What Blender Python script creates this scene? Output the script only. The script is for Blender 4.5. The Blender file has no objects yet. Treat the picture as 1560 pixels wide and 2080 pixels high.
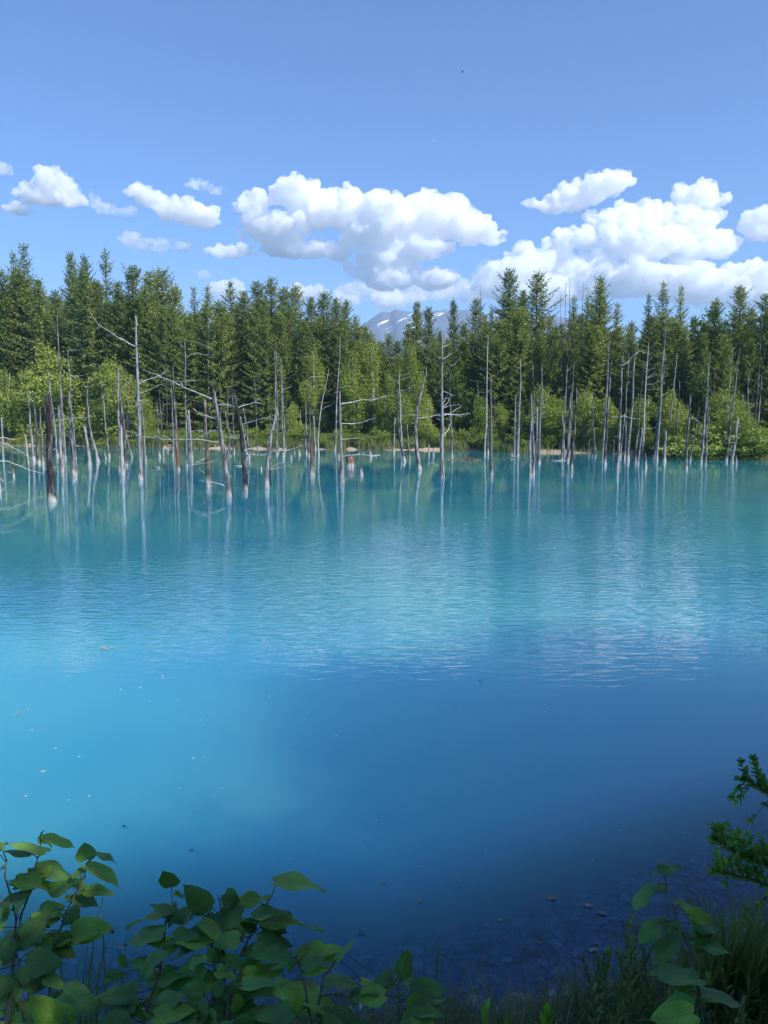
import bpy, bmesh, math, random
import numpy as np
from mathutils import Vector, noise as mnoise
R = math.radians
rnd = random.Random(11)
sc = bpy.context.scene
col = sc.collection

# ------------------------------------------------------------------ camera
CAM_H, PITCH, FPX = 3.0, R(6.82), 1563.0
cam_d = bpy.data.cameras.new('camera')
cam = bpy.data.objects.new('camera', cam_d); col.objects.link(cam)
cam.location = (0, 0, CAM_H); cam.rotation_euler = (R(90) - PITCH, 0, 0)
cam_d.sensor_fit = 'VERTICAL'; cam_d.sensor_height = 34.6; cam_d.lens = 26
cam_d.clip_start = 0.05; cam_d.clip_end = 30000
sc.camera = cam

# ------------------------------------------------------------------ sky, sun, exposure
SUN_EL, SUN_AZ = R(44), R(52)          # azimuth: measured from straight behind the camera towards its right
sun_from = Vector((math.sin(SUN_AZ) * math.cos(SUN_EL), -math.cos(SUN_AZ) * math.cos(SUN_EL), math.sin(SUN_EL)))
W = bpy.data.worlds.new('World'); sc.world = W; W.use_nodes = True
nt = W.node_tree; nt.nodes.clear()
wo = nt.nodes.new('ShaderNodeOutputWorld'); bg = nt.nodes.new('ShaderNodeBackground'); sk = nt.nodes.new('ShaderNodeTexSky')
sk.sky_type = 'NISHITA'; sk.sun_disc = False; sk.sun_elevation = SUN_EL
sk.sun_rotation = R(180) - SUN_AZ
sk.air_density = 1.0; sk.dust_density = 0.35; sk.ozone_density = 2.2; sk.altitude = 500
bg.inputs['Strength'].default_value = 0.083
tint = nt.nodes.new('ShaderNodeMix'); tint.data_type = 'RGBA'; tint.blend_type = 'MULTIPLY'; tint.inputs[0].default_value = 1
tint.inputs[7].default_value = (0.52, 0.86, 1.33, 1); nt.links.new(sk.outputs[0], tint.inputs[6])   # the phone's cooler rendering of the sky
nt.links.new(tint.outputs[2], bg.inputs['Color']); nt.links.new(bg.outputs[0], wo.inputs['Surface'])
sun_d = bpy.data.lights.new('sun', 'SUN'); sun_d.energy = 4.7; sun_d.angle = R(0.53); sun_d.color = (1.0, 0.955, 0.88)
sun = bpy.data.objects.new('sun', sun_d); col.objects.link(sun); sun.location = (0, 0, 50)
sun.rotation_euler = sun_from.to_track_quat('Z', 'Y').to_euler()
sc.view_settings.view_transform = 'Standard'; sc.view_settings.look = 'None'
sc.view_settings.exposure = 0.72; sc.view_settings.gamma = 1.0
sc.render.engine = 'CYCLES'
cy = sc.cycles
cy.max_bounces = 26; cy.diffuse_bounces = 3; cy.glossy_bounces = 3; cy.transmission_bounces = 4
cy.volume_bounces = 24; cy.transparent_max_bounces = 48
cy.use_denoising = True; cy.caustics_reflective = False; cy.caustics_refractive = False
cy.volume_step_rate = 1.0

# ------------------------------------------------------------------ pixel -> world (photograph is 1560 x 2080)
def ray(px, py):
    u = (px - 780) / FPX; v = (1040 - py) / FPX
    return Vector((u, math.cos(PITCH) + v * math.sin(PITCH), -math.sin(PITCH) + v * math.cos(PITCH)))
def at(px, py, Y):
    d = ray(px, py); return Vector((0, 0, CAM_H)) + d * (Y / d.y)
def on_water(px, py, z=0.0, ymax=98.0):
    d = ray(px, py)
    t = (z - CAM_H) / d.z if d.z < -1e-4 else 1e9
    if d.y * t > ymax: t = ymax / d.y
    return Vector((0, 0, CAM_H)) + d * t

# ------------------------------------------------------------------ objects
def tag(o, label=None, cat=None, group=None, kind=None):
    if label: o['label'] = label
    if cat: o['category'] = cat
    if group: o['group'] = group
    if kind: o['kind'] = kind
    return o
def empty(name, loc, rz=0.0):
    o = bpy.data.objects.new(name, None); col.objects.link(o)
    o.location = loc; o.rotation_euler = (0, 0, rz); o.empty_display_size = 0.2
    return o
def link(name, me, parent=None, loc=(0, 0, 0)):
    o = bpy.data.objects.new(name, me); col.objects.link(o); o.location = loc
    if parent: o.parent = parent
    return o
def mesh_np(name, V, F, mats, smooth=False, mi=None):
    """V (n,3), F list/array of faces, all with the same number of corners, or a list of arrays."""
    me = bpy.data.meshes.new(name)
    V = np.asarray(V, dtype=np.float32).reshape(-1, 3)
    if isinstance(F, np.ndarray): F = [F]
    F = [np.asarray(f, dtype=np.int32) for f in F if len(f)]
    me.vertices.add(len(V)); me.vertices.foreach_set('co', V.ravel())
    loops = np.concatenate([f.ravel() for f in F]); tot = np.concatenate([np.full(len(f), f.shape[1], np.int32) for f in F])
    starts = np.concatenate([[0], np.cumsum(tot)[:-1]]).astype(np.int32)
    me.loops.add(len(loops)); me.loops.foreach_set('vertex_index', loops)
    me.polygons.add(len(tot)); me.polygons.foreach_set('loop_start', starts); me.polygons.foreach_set('loop_total', tot)
    if smooth: me.polygons.foreach_set('use_smooth', np.ones(len(tot), bool))
    for m in mats: me.materials.append(m)
    if mi is not None: me.polygons.foreach_set('material_index', np.asarray(mi, np.int32))
    me.update(calc_edges=True); me.validate()
    return me

class Tubes:
    """Collects tapered tubes into one mesh."""
    def __init__(s): s.V = []; s.Q = []; s.T = []; s.n = 0
    def add(s, pts, rad, k=6, cap=True, jit=0.0, rg=None, jag=0.0):
        pts = [Vector(p) for p in pts]; m = len(pts)
        base = s.n; prev = None
        for i, p in enumerate(pts):
            a = (pts[min(i + 1, m - 1)] - pts[max(i - 1, 0)])
            a = a.normalized() if a.length > 1e-9 else Vector((0, 0, 1))
            if prev is None:
                h = Vector((1, 0, 0)) if abs(a.x) < .8 else Vector((0, 1, 0))
                x = a.cross(h).normalized()
            else:
                x = (prev - a * prev.dot(a)); x = x.normalized() if x.length > 1e-6 else prev
            prev = x; y = a.cross(x)
            for j in range(k):
                t = 2 * math.pi * j / k
                r = rad[i] * (1 + (rg.uniform(-jit, jit) if rg else 0))
                q = p + (x * math.cos(t) + y * math.sin(t)) * r
                if jag and i == m - 1: q = q + a * (rg.uniform(-jag, jag) if rg else 0)
                s.V.append(q[:])
        for i in range(m - 1):
            for j in range(k):
                a0 = base + i * k + j; a1 = base + i * k + (j + 1) % k
                s.Q.append((a0, a1, a1 + k, a0 + k))
        s.n += m * k
        if cap:
            for e, order in ((0, -1), (m - 1, 1)):
                c = sum((Vector(s.V[base + e * k + j]) for j in range(k)), Vector()) / k
                s.V.append(c[:]); ci = s.n; s.n += 1
                for j in range(k):
                    f = (base + e * k + j, base + e * k + (j + 1) % k, ci)
                    s.T.append(f if order > 0 else f[::-1])
    def mesh(s, name, mat, smooth=True):
        F = []
        if s.Q: F.append(np.array(s.Q))
        if s.T: F.append(np.array(s.T))
        return mesh_np(name, np.array(s.V), F, [mat], smooth)

# ------------------------------------------------------------------ materials
def newmat(name):
    m = bpy.data.materials.new(name); m.use_nodes = True; n = m.node_tree; n.nodes.clear()
    o = n.nodes.new('ShaderNodeOutputMaterial')
    return m, n, o
def N(n, t, **kw):
    x = n.nodes.new(t)
    for k, v in kw.items():
        if k.startswith('i_'):
            key = k[2:]; key = int(key) if key.isdigit() else key.replace('_', ' ')
            x.inputs[key].default_value = v
        else: setattr(x, k, v)
    return x
def L(n, a, b): n.links.new(a, b)
def math_n(n, op, a, b=None, clamp=False):
    x = n.nodes.new('ShaderNodeMath'); x.operation = op; x.use_clamp = clamp
    for i, v in enumerate((a, b)):
        if v is None: continue
        if isinstance(v, (int, float)): x.inputs[i].default_value = v
        else: n.links.new(v, x.inputs[i])
    return x.outputs[0]
def ramp(n, fac, stops, interp='LINEAR'):
    r = n.nodes.new('ShaderNodeValToRGB'); r.color_ramp.interpolation = interp
    e = r.color_ramp.elements
    while len(e) < len(stops): e.new(0.5)
    for i, (p, c) in enumerate(stops):
        e[i].position = p; e[i].color = tuple(c) + (1,) if len(c) == 3 else c
    n.links.new(fac, r.inputs[0]); return r.outputs[0]
def mixc(n, fac, a, b, mode='MIX'):
    x = n.nodes.new('ShaderNodeMix'); x.data_type = 'RGBA'; x.blend_type = mode
    for s, v in ((x.inputs[0], fac), (x.inputs[6], a), (x.inputs[7], b)):
        if isinstance(v, (int, float)): s.default_value = v
        elif isinstance(v, (tuple, list)): s.default_value = tuple(v) + (1,) if len(v) == 3 else v
        else: n.links.new(v, s)
    return x.outputs[2]
def foliage_mat(name, c1, c2, trans=0.25, nscale=0.35, rough=0.55, spec=0.3):
    m, n, o = newmat(name)
    oi = N(n, 'ShaderNodeObjectInfo'); geo = N(n, 'ShaderNodeNewGeometry')
    nz = N(n, 'ShaderNodeTexNoise', i_Scale=nscale, i_Detail=3.0); L(n, geo.outputs['Position'], nz.inputs['Vector'])
    nz2 = N(n, 'ShaderNodeTexNoise', i_Scale=7.0, i_Detail=2.0); L(n, geo.outputs['Position'], nz2.inputs['Vector'])
    f = math_n(n, 'ADD', math_n(n, 'MULTIPLY', oi.outputs['Random'], 0.55), math_n(n, 'MULTIPLY', nz.outputs[0], 0.5), True)
    c = ramp(n, f, [(0.1, c1), (0.85, c2)])
    v = math_n(n, 'ADD', math_n(n, 'MULTIPLY', nz2.outputs[0], 1.0), 0.5)
    c = mixc(n, 1.0, c, v, 'MULTIPLY')
    # Mix node in colour mode: value socket feeds grey
    p = N(n, 'ShaderNodeBsdfPrincipled', i_Roughness=rough); p.inputs['Specular IOR Level'].default_value = spec
    L(n, c, p.inputs['Base Color'])
    if trans:
        t = N(n, 'ShaderNodeBsdfTranslucent'); tc = mixc(n, 0.4, c, (0.22, 0.34, 0.03)); L(n, tc, t.inputs['Color'])
        mx = N(n, 'ShaderNodeMixShader'); mx.inputs[0].default_value = trans
        L(n, p.outputs[0], mx.inputs[1]); L(n, t.outputs[0], mx.inputs[2]); L(n, mx.outputs[0], o.inputs[0])
    else: L(n, p.outputs[0], o.inputs[0])
    return m
M = {}
M['larch'] = foliage_mat('larch_needles', (0.125, 0.185, 0.034), (0.30, 0.34, 0.065), 0.27)
M['spruce'] = foliage_mat('spruce_needles', (0.08, 0.14, 0.036), (0.2, 0.25, 0.055), 0.22)
M['broad'] = foliage_mat('broad_leaves', (0.17, 0.24, 0.035), (0.36, 0.40, 0.07), 0.35, 0.5)
M['dark_broad'] = foliage_mat('dark_broad_leaves', (0.09, 0.16, 0.025), (0.2, 0.27, 0.045), 0.3, 0.5)
M['shore'] = foliage_mat('shore_leaves', (0.15, 0.23, 0.035), (0.30, 0.35, 0.07), 0.35, 0.8)
M['reed'] = foliage_mat('reed_blades', (0.17, 0.21, 0.06), (0.36, 0.34, 0.15), 0.3, 1.0)
M['fgrass'] = foliage_mat('bank_grass_blades', (0.08, 0.17, 0.03), (0.26, 0.31, 0.09), 0.3, 4.0)
M['weed'] = foliage_mat('weed_leaves', (0.11, 0.2, 0.045), (0.25, 0.31, 0.1), 0.3, 6.0)
M['bright_weed'] = foliage_mat('bright_weed_leaves', (0.2, 0.42, 0.03), (0.3, 0.5, 0.05), 0.35, 6.0)
M['twig_leaf'] = foliage_mat('twig_leaves', (0.05, 0.12, 0.02), (0.12, 0.2, 0.03), 0.35, 9.0)

def wood_mat(name, dark, light, base_white=True, red=0.0):
    m, n, o = newmat(name)
    tc = N(n, 'ShaderNodeTexCoord'); geo = N(n, 'ShaderNodeNewGeometry'); oi = N(n, 'ShaderNodeObjectInfo')
    mp = N(n, 'ShaderNodeMapping'); mp.inputs['Scale'].default_value = (4.6, 4.6, 0.7); L(n, geo.outputs['Position'], mp.inputs[0])
    nz = N(n, 'ShaderNodeTexNoise', i_Scale=2.2, i_Detail=6.0, i_Roughness=0.7); L(n, mp.outputs[0], nz.inputs['Vector'])
    nb = N(n, 'ShaderNodeTexNoise', i_Scale=1.3, i_Detail=4.0); L(n, geo.outputs['Position'], nb.inputs['Vector'])
    f = math_n(n, 'ADD', nz.outputs[0], math_n(n, 'MULTIPLY', math_n(n, 'SUBTRACT', oi.outputs['Random'], 0.5), 0.16))
    c = ramp(n, f, [(0.42, dark), (0.5, [(a + b) / 2.2 for a, b in zip(dark, light)]), (0.6, light)])
    if red:
        sz = N(n, 'ShaderNodeSeparateXYZ'); L(n, geo.outputs['Position'], sz.inputs[0])
        rf = math_n(n, 'MULTIPLY', ramp(n, nb.outputs[0], [(0.45, (0, 0, 0)), (0.55, (1, 1, 1))]), ramp(n, math_n(n, 'MULTIPLY', sz.outputs[2], .4, True), [(.3, (1, 1, 1)), (.75, (0, 0, 0))]))
        c = mixc(n, rf, c, (0.17, 0.085, 0.045))
    if base_white:   # mineral crust where the pond level rises and falls
        sx = N(n, 'ShaderNodeSeparateXYZ'); L(n, geo.outputs['Position'], sx.inputs[0])
        zz = math_n(n, 'ADD', sx.outputs[2], math_n(n, 'MULTIPLY', math_n(n, 'SUBTRACT', nb.outputs[0], 0.5), 1.2))
        wf = ramp(n, math_n(n, 'DIVIDE', zz, 0.62, True), [(0.2, (.95, .95, .95)), (0.75, (0, 0, 0))])
        wc = ramp(n, nz.outputs[0], [(0.4, (0.16, 0.13, 0.11)), (0.56, (0.47, 0.44, 0.4))])
        c = mixc(n, wf, c, wc)
    p = N(n, 'ShaderNodeBsdfPrincipled', i_Roughness=0.85); p.inputs['Specular IOR Level'].default_value = 0.2
    L(n, c, p.inputs['Base Color'])
    b = N(n, 'ShaderNodeBump', i_Strength=0.9, i_Distance=0.03); L(n, nz.outputs[0], b.inputs['Height']); L(n, b.outputs[0], p.inputs['Normal'])
    L(n, p.outputs[0], o.inputs[0])
    return m
M['dead'] = wood_mat('weathered_grey_wood', (0.035, 0.03, 0.032), (0.3, 0.285, 0.28))
M['dead_dark'] = wood_mat('darker_dead_wood', (0.02, 0.018, 0.02), (0.17, 0.155, 0.15))  # same grain as the grey wood in a darker tone
M['dead_pale'] = wood_mat('bleached_pale_wood', (0.11, 0.10, 0.095), (0.4, 0.38, 0.35))
M['dead_red'] = wood_mat('reddish_broken_wood', (0.05, 0.04, 0.038), (0.26, 0.23, 0.21), red=1)
M['branch'] = wood_mat('bleached_branch_wood', (0.3, 0.285, 0.26), (0.68, 0.65, 0.6), False)
M['trunk'] = wood_mat('living_bark', (0.03, 0.024, 0.02), (0.14, 0.11, 0.085), False)
M['birch'] = wood_mat('pale_bark', (0.15, 0.14, 0.12), (0.4, 0.38, 0.34), False)
# ------------------------------------------------------------------ terrain
FAR = [(-600, 190), (-300, 160), (-120, 110), (-70, 96), (-46, 91), (-33, 89), (-25, 84), (-14, 80), (0, 78), (9, 76), (13, 72), (21, 69), (26, 67), (29.5, 62), (34, 59), (60, 50), (150, 30), (600, 0)]
NEAR = [(-600, -60), (-120, -20), (-30, -4), (-8, 2.6), (-2.5, 3.3), (-1, 3.45), (0, 3.5), (0.7, 3.6), (1.3, 3.75), (2.2, 4.1), (3.4, 4.7), (8, 8.2), (16, 13), (60, 24), (150, 26), (600, 0)]
def far_y(x): return float(np.interp(x, [a for a, _ in FAR], [b for _, b in FAR]))
def near_y(x): return float(np.interp(x, [a for a, _ in NEAR], [b for _, b in NEAR]))
def sstep(a, b, x):
    t = min(1, max(0, (x - a) / (b - a))); return t * t * (3 - 2 * t)
def ground_z(x, y):
    wob = 0.6 * mnoise.noise(Vector((x * 0.35, y * 0.2, 0))) + 0.5 * mnoise.noise(Vector((x * 1.1, 3, 0)))
    df = y - far_y(x) + wob * 1.2
    dn = near_y(x) - y + 0.10 * mnoise.noise(Vector((x * 2.5, y * 2.5, 7))) + .04 * mnoise.noise(Vector((x * 9, y * 9, 7)))
    if df > 0:
        z = 0.30 * (1 - math.exp(-df / 1.0)) + 0.9 * (1 - math.exp(-df / 14)) + 0.15 * mnoise.noise(Vector((x * .4, y * .4, 2))) * min(1, df / 3)
        z += max(0, df - 60) * 0.012
        return z
    if dn > 0:
        return min(0.36 * dn, 1.38) + 0.06 * mnoise.noise(Vector((x * 3, y * 3, 1))) * min(1, dn * 3)
    d = min(-df, -dn)
    z1 = -0.17 * (-dn) if -dn < 3 else -0.51 - 0.5 * (-dn - 3)
    z2 = -0.12 * (-df)
    z = max(z1, z2, -2.6) if True else 0
    return z + 0.04 * mnoise.noise(Vector((x * 4, y * 4, 4))) * min(1, d * 2)
def axis(segs):
    out = []
    for a, b, s in segs:
        k = max(1, int(round((b - a) / s))); out += [a + (b - a) * i / k for i in range(k)]
    return out + [segs[-1][1]]
xs = axis([(-3200, -600, 400), (-600, -100, 50), (-100, -48, 4), (-48, -5, 1.0), (-5, 5, 0.14), (5, 42, 1.0), (42, 100, 4), (100, 600, 50), (600, 3200, 400)])
ys = axis([(-450, -50, 50), (-50, 1, 3), (1, 6.5, 0.12), (6.5, 12, .6), (12, 56, 3), (56, 100, 0.8), (100, 160, 5), (160, 600, 40), (600, 4200, 400)])
V = [(x, y, ground_z(x, y)) for y in ys for x in xs]
nx = len(xs); F = np.array([(j * nx + i, j * nx + i + 1, (j + 1) * nx + i + 1, (j + 1) * nx + i) for j in range(len(ys) - 1) for i in range(nx - 1)])
m, n, o = newmat('bank_soil_and_sand')
geo = N(n, 'ShaderNodeNewGeometry')
n1 = N(n, 'ShaderNodeTexNoise', i_Scale=0.35, i_Detail=4.0); L(n, geo.outputs['Position'], n1.inputs['Vector'])
n2 = N(n, 'ShaderNodeTexNoise', i_Scale=14.0, i_Detail=6.0, i_Roughness=.7); L(n, geo.outputs['Position'], n2.inputs['Vector'])
vor = N(n, 'ShaderNodeTexVoronoi', i_Scale=16.0); L(n, geo.outputs['Position'], vor.inputs['Vector'])
soil = ramp(n, n2.outputs[0], [(0.35, (0.05, 0.042, 0.03)), (0.6, (0.16, 0.135, 0.1)), (0.75, (0.26, 0.23, 0.19))])
sand = ramp(n, n2.outputs[0], [(0.3, (0.26, 0.19, 0.14)), (0.7, (0.5, 0.4, 0.31))])
sx = N(n, 'ShaderNodeSeparateXYZ'); L(n, geo.outputs['Position'], sx.inputs[0])
# bare sandy margin on the far shore, low above the water; green cover higher up
farm = math_n(n, 'GREATER_THAN', sx.outputs[1], 40.0)
low = ramp(n, math_n(n, 'MULTIPLY', sx.outputs[2], 1.0, True), [(0.28, (1, 1, 1)), (0.5, (0, 0, 0))])
sf = math_n(n, 'MULTIPLY', low, farm)
green = ramp(n, n1.outputs[0], [(0.35, (0.05, 0.09, 0.02)), (0.65, (0.12, 0.16, 0.04))])
c = mixc(n, math_n(n, 'MULTIPLY', farm, 0.85), soil, green); c = mixc(n, sf, c, sand)
bed = math_n(n, 'MULTIPLY', math_n(n, 'LESS_THAN', sx.outputs[2], -0.02), 0.9)
c = mixc(n, bed, c, ramp(n, n2.outputs[0], [(0.3, (0.14, 0.17, 0.2)), (0.7, (0.34, 0.4, 0.44))]))
p = N(n, 'ShaderNodeBsdfPrincipled', i_Roughness=0.9); L(n, c, p.inputs['Base Color'])
b = N(n, 'ShaderNodeBump', i_Strength=0.8, i_Distance=0.03); L(n, math_n(n, 'ADD', n2.outputs[0], math_n(n, 'MULTIPLY', vor.outputs[0], .6)), b.inputs['Height']); L(n, b.outputs[0], p.inputs['Normal'])
L(n, p.outputs[0], o.inputs[0])
tag(link('ground', mesh_np('ground', V, F, [m], True)), kind='structure')

# ------------------------------------------------------------------ water
m, n, o = newmat('turquoise_pond_water')
geo = N(n, 'ShaderNodeNewGeometry'); sx = N(n, 'ShaderNodeSeparateXYZ'); L(n, geo.outputs['Position'], sx.inputs[0])
X, Y_ = sx.outputs[0], sx.outputs[1]
def wnoise(scale_xyz, scale, detail=2.0, rough=.5, dist=0.0):
    mp = N(n, 'ShaderNodeMapping'); mp.inputs['Scale'].default_value = scale_xyz; L(n, geo.outputs['Position'], mp.inputs[0])
    z = N(n, 'ShaderNodeTexNoise', i_Scale=scale, i_Detail=detail, i_Roughness=rough, i_Distortion=dist); L(n, mp.outputs[0], z.inputs['Vector']); return z.outputs[0]
wav = wnoise((0.34, 1.0, 1), 7.6, 2.0, .55, .3)         # wind ripples, crests across the view
wav2 = wnoise((0.5, 1.0, 1), 1.1, 2.0)
fine = wnoise((0.6, 1.0, 1), 11.0, 1.0)
patch = wnoise((0.10, 0.16, 1), 1.0, 3.0)
# the breeze ruffles the middle of the pond; both margins are sheltered
m1 = N(n, 'ShaderNodeMapRange', interpolation_type='SMOOTHSTEP'); L(n, math_n(n, 'ADD', Y_, math_n(n, 'MULTIPLY', math_n(n, 'SUBTRACT', patch, .5), 7.0)), m1.inputs[0])
m1.inputs[1].default_value = 7.6; m1.inputs[2].default_value = 11.5
m2 = N(n, 'ShaderNodeMapRange', interpolation_type='SMOOTHSTEP'); L(n, math_n(n, 'ADD', math_n(n, 'SUBTRACT', Y_, math_n(n, 'MULTIPLY', X, 0.9)), math_n(n, 'MULTIPLY', math_n(n, 'SUBTRACT', patch, .5), 16.0)), m2.inputs[0])
m2.inputs[1].default_value = 13.0; m2.inputs[2].default_value = 30.0; m2.inputs[3].default_value = 1.0; m2.inputs[4].default_value = 0.0
mask = math_n(n, 'ADD', math_n(n, 'MULTIPLY', m1.outputs[0], m2.outputs[0]), 0.075)
hh = math_n(n, 'ADD', math_n(n, 'MULTIPLY', wav, 0.012), math_n(n, 'MULTIPLY', fine, 0.0012))
hh = math_n(n, 'MULTIPLY', hh, mask)
hh = math_n(n, 'ADD', hh, math_n(n, 'MULTIPLY', wav2, 0.0012))
bp = N(n, 'ShaderNodeBump', i_Strength=1.0, i_Distance=1.0); L(n, hh, bp.inputs['Height'])
tint = wnoise((1, 1, 1), 0.12, 2.0)
wc = ramp(n, tint, [(0.38, (0.022, 0.26, 0.395)), (0.62, (0.07, 0.365, 0.40))])
# body colour runs from paler close in to darker farther out
near_to_far = N(n, 'ShaderNodeMapRange', interpolation_type='SMOOTHSTEP'); L(n, math_n(n, 'ADD', Y_, math_n(n, 'MULTIPLY', math_n(n, 'SUBTRACT', patch, .5), 4.0)), near_to_far.inputs[0])
near_to_far.inputs[1].default_value = 7.0; near_to_far.inputs[2].default_value = 15.0
wc = mixc(n, near_to_far.outputs[0], wc, ramp(n, tint, [(0.38, (0.014, 0.195, 0.30)), (0.62, (0.04, 0.255, 0.305))]))
pr = N(n, 'ShaderNodeBsdfPrincipled', i_Roughness=0.0, i_IOR=1.75)
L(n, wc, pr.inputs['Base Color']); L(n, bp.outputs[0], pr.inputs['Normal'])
pr.subsurface_method = 'RANDOM_WALK'
pr.inputs['Subsurface Weight'].default_value = 1.0; pr.inputs['Subsurface Scale'].default_value = 26.0
pr.inputs['Subsurface Radius'].default_value = (0.35, 0.8, 1.0)
# clear shallows: tinted see-through layer
tr = N(n, 'ShaderNodeBsdfTransparent'); tr.inputs[0].default_value = (0.5, 0.7, 0.9, 1)
gl = N(n, 'ShaderNodeBsdfGlossy', i_Roughness=0.02); L(n, bp.outputs[0], gl.inputs['Normal'])
fr = N(n, 'ShaderNodeFresnel', i_IOR=1.4); L(n, bp.outputs[0], fr.inputs['Normal'])
ms = N(n, 'ShaderNodeMixShader'); L(n, fr.outputs[0], ms.inputs[0]); L(n, tr.outputs[0], ms.inputs[1]); L(n, gl.outputs[0], ms.inputs[2])
# depth of the bed below the near margin
dn = math_n(n, 'SUBTRACT', Y_, math_n(n, 'ADD', 3.6, math_n(n, 'MULTIPLY', math_n(n, 'MAXIMUM', X, 0.0), 0.48)))
dn = math_n(n, 'ADD', dn, math_n(n, 'MULTIPLY', math_n(n, 'SUBTRACT', patch, .5), 0.8))
op = N(n, 'ShaderNodeMapRange', interpolation_type='SMOOTHSTEP'); L(n, dn, op.inputs[0])
op.inputs[1].default_value = -0.1; op.inputs[2].default_value = 1.7; op.inputs[3].default_value = 0.10; op.inputs[4].default_value = 1.0
fx = N(n, 'ShaderNodeMixShader'); L(n, op.outputs[0], fx.inputs[0]); L(n, ms.outputs[0], fx.inputs[1]); L(n, pr.outputs[0], fx.inputs[2])
L(n, fx.outputs[0], o.inputs[0])
wx = axis([(-300, 300, 20)]); wy = axis([(-60, 200, 20)])
V = [(x, y, 0) for y in wy for x in wx]; nx = len(wx)
F = np.array([(j * nx + i, j * nx + i + 1, (j + 1) * nx + i + 1, (j + 1) * nx + i) for j in range(len(wy) - 1) for i in range(nx - 1)])
tag(link('water', mesh_np('water', V, F, [m])), kind='structure')

# ------------------------------------------------------------------ mountain and hill
def skyline(px_list, Y): return [(at(px, py, Y).x, at(px, py, Y).z) for px, py in px_list]
def range_mesh(name, prof, Y, depth, mat, amp, seed, step=9.0):
    x0, x1 = prof[0][0], prof[-1][0]; X_ = np.arange(x0, x1, step); T = np.linspace(-1, 1, 56)
    V = []
    for t in T:
        for x in X_:
            h = float(np.interp(x, [a for a, _ in prof], [b for _, b in prof]))
            # ridges and gullies running down from the crest
            r = mnoise.fractal(Vector((x * 0.006 + 0.2 * t, t * 1.1, seed)), 0.8, 2.1, 6)
            rr = abs(mnoise.noise(Vector((x * 0.012 + t * 1.5, t * 0.8, seed + 5))))
            z = h * (1 - abs(t) ** 1.15) + amp * (r - 0.9 * rr) * min(1, abs(t) * 3) * (1 - abs(t))
            V.append((x, Y + t * depth, max(z, -3 if abs(t) < .99 else -3)))
    nx = len(X_); F = np.array([(j * nx + i, j * nx + i + 1, (j + 1) * nx + i + 1, (j + 1) * nx + i) for j in range(len(T) - 1) for i in range(nx - 1)])
    return tag(link(name, mesh_np(name, V, F, [mat], True)), kind='structure')
def rock_mat(name, base, snow_lo):
    m, n, o = newmat(name)
    geo = N(n, 'ShaderNodeNewGeometry'); mp = N(n, 'ShaderNodeMapping')
    # drifts lie in diagonal gullies
    mp.vector_type = 'TEXTURE'; mp.inputs['Rotation'].default_value = (0, R(-34), 0); mp.inputs['Scale'].default_value = (150, 400, 17)
    L(n, geo.outputs['Position'], mp.inputs[0])
    nz = N(n, 'ShaderNodeTexNoise', i_Scale=1.0, i_Detail=5.0, i_Roughness=.55, i_Distortion=0.4); L(n, mp.outputs[0], nz.inputs['Vector'])
    n3 = N(n, 'ShaderNodeTexNoise', i_Scale=0.02, i_Detail=5.0); L(n, geo.outputs['Position'], n3.inputs['Vector'])
    f = ramp(n, math_n(n, 'ADD', nz.outputs[0], math_n(n, 'MULTIPLY', math_n(n, 'SUBTRACT', n3.outputs[0], .5), .12)), [(snow_lo, (0, 0, 0)), (snow_lo + 0.02, (1, 1, 1))])
    rock = mixc(n, n3.outputs[0], base, tuple(min(1, v * 1.9) for v in base))
    c = mixc(n, f, rock, (0.82, 0.84, 0.88))
    p = N(n, 'ShaderNodeBsdfPrincipled', i_Roughness=0.9); L(n, c, p.inputs['Base Color']); L(n, p.outputs[0], o.inputs[0])
    return m
range_mesh('mountain', skyline([(300, 760), (560, 720), (690, 690), (735, 660), (758, 642), (776, 631), (790, 634), (805, 627), (825, 632), (850, 634), (880, 632), (905, 626), (950, 628), (1000, 640), (1060, 646), (1120, 640), (1180, 650), (1300, 700), (1700, 760)], 3000), 3000, 900, rock_mat('hazed_mountain_rock', (0.045, 0.055, 0.085), 0.612), 60, 3.0)  # bluish rock base: part of the distance haze is put into the colour
m, n, o = newmat('hill_forest')
geo = N(n, 'ShaderNodeNewGeometry'); nz = N(n, 'ShaderNodeTexVoronoi', i_Scale=0.16); L(n, geo.outputs['Position'], nz.inputs['Vector'])
c = ramp(n, nz.outputs[0], [(0.1, (0.035, 0.07, 0.02)), (0.8, (0.015, 0.035, 0.012))])
p = N(n, 'ShaderNodeBsdfPrincipled', i_Roughness=0.9); L(n, c, p.inputs['Base Color'])
L(n, p.outputs[0], o.inputs[0])
range_mesh('hill', skyline([(-900, 560), (-400, 540), (-100, 585), (60, 592), (100, 600), (150, 615), (260, 640), (500, 720), (700, 790)], 620), 620, 200, m, 14, 9.0, 3.0)
# a forest covers that hill: too far and dense to count
def pts_tri(n_, f, seed):
    rg = np.random.default_rng(seed); return rg

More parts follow.
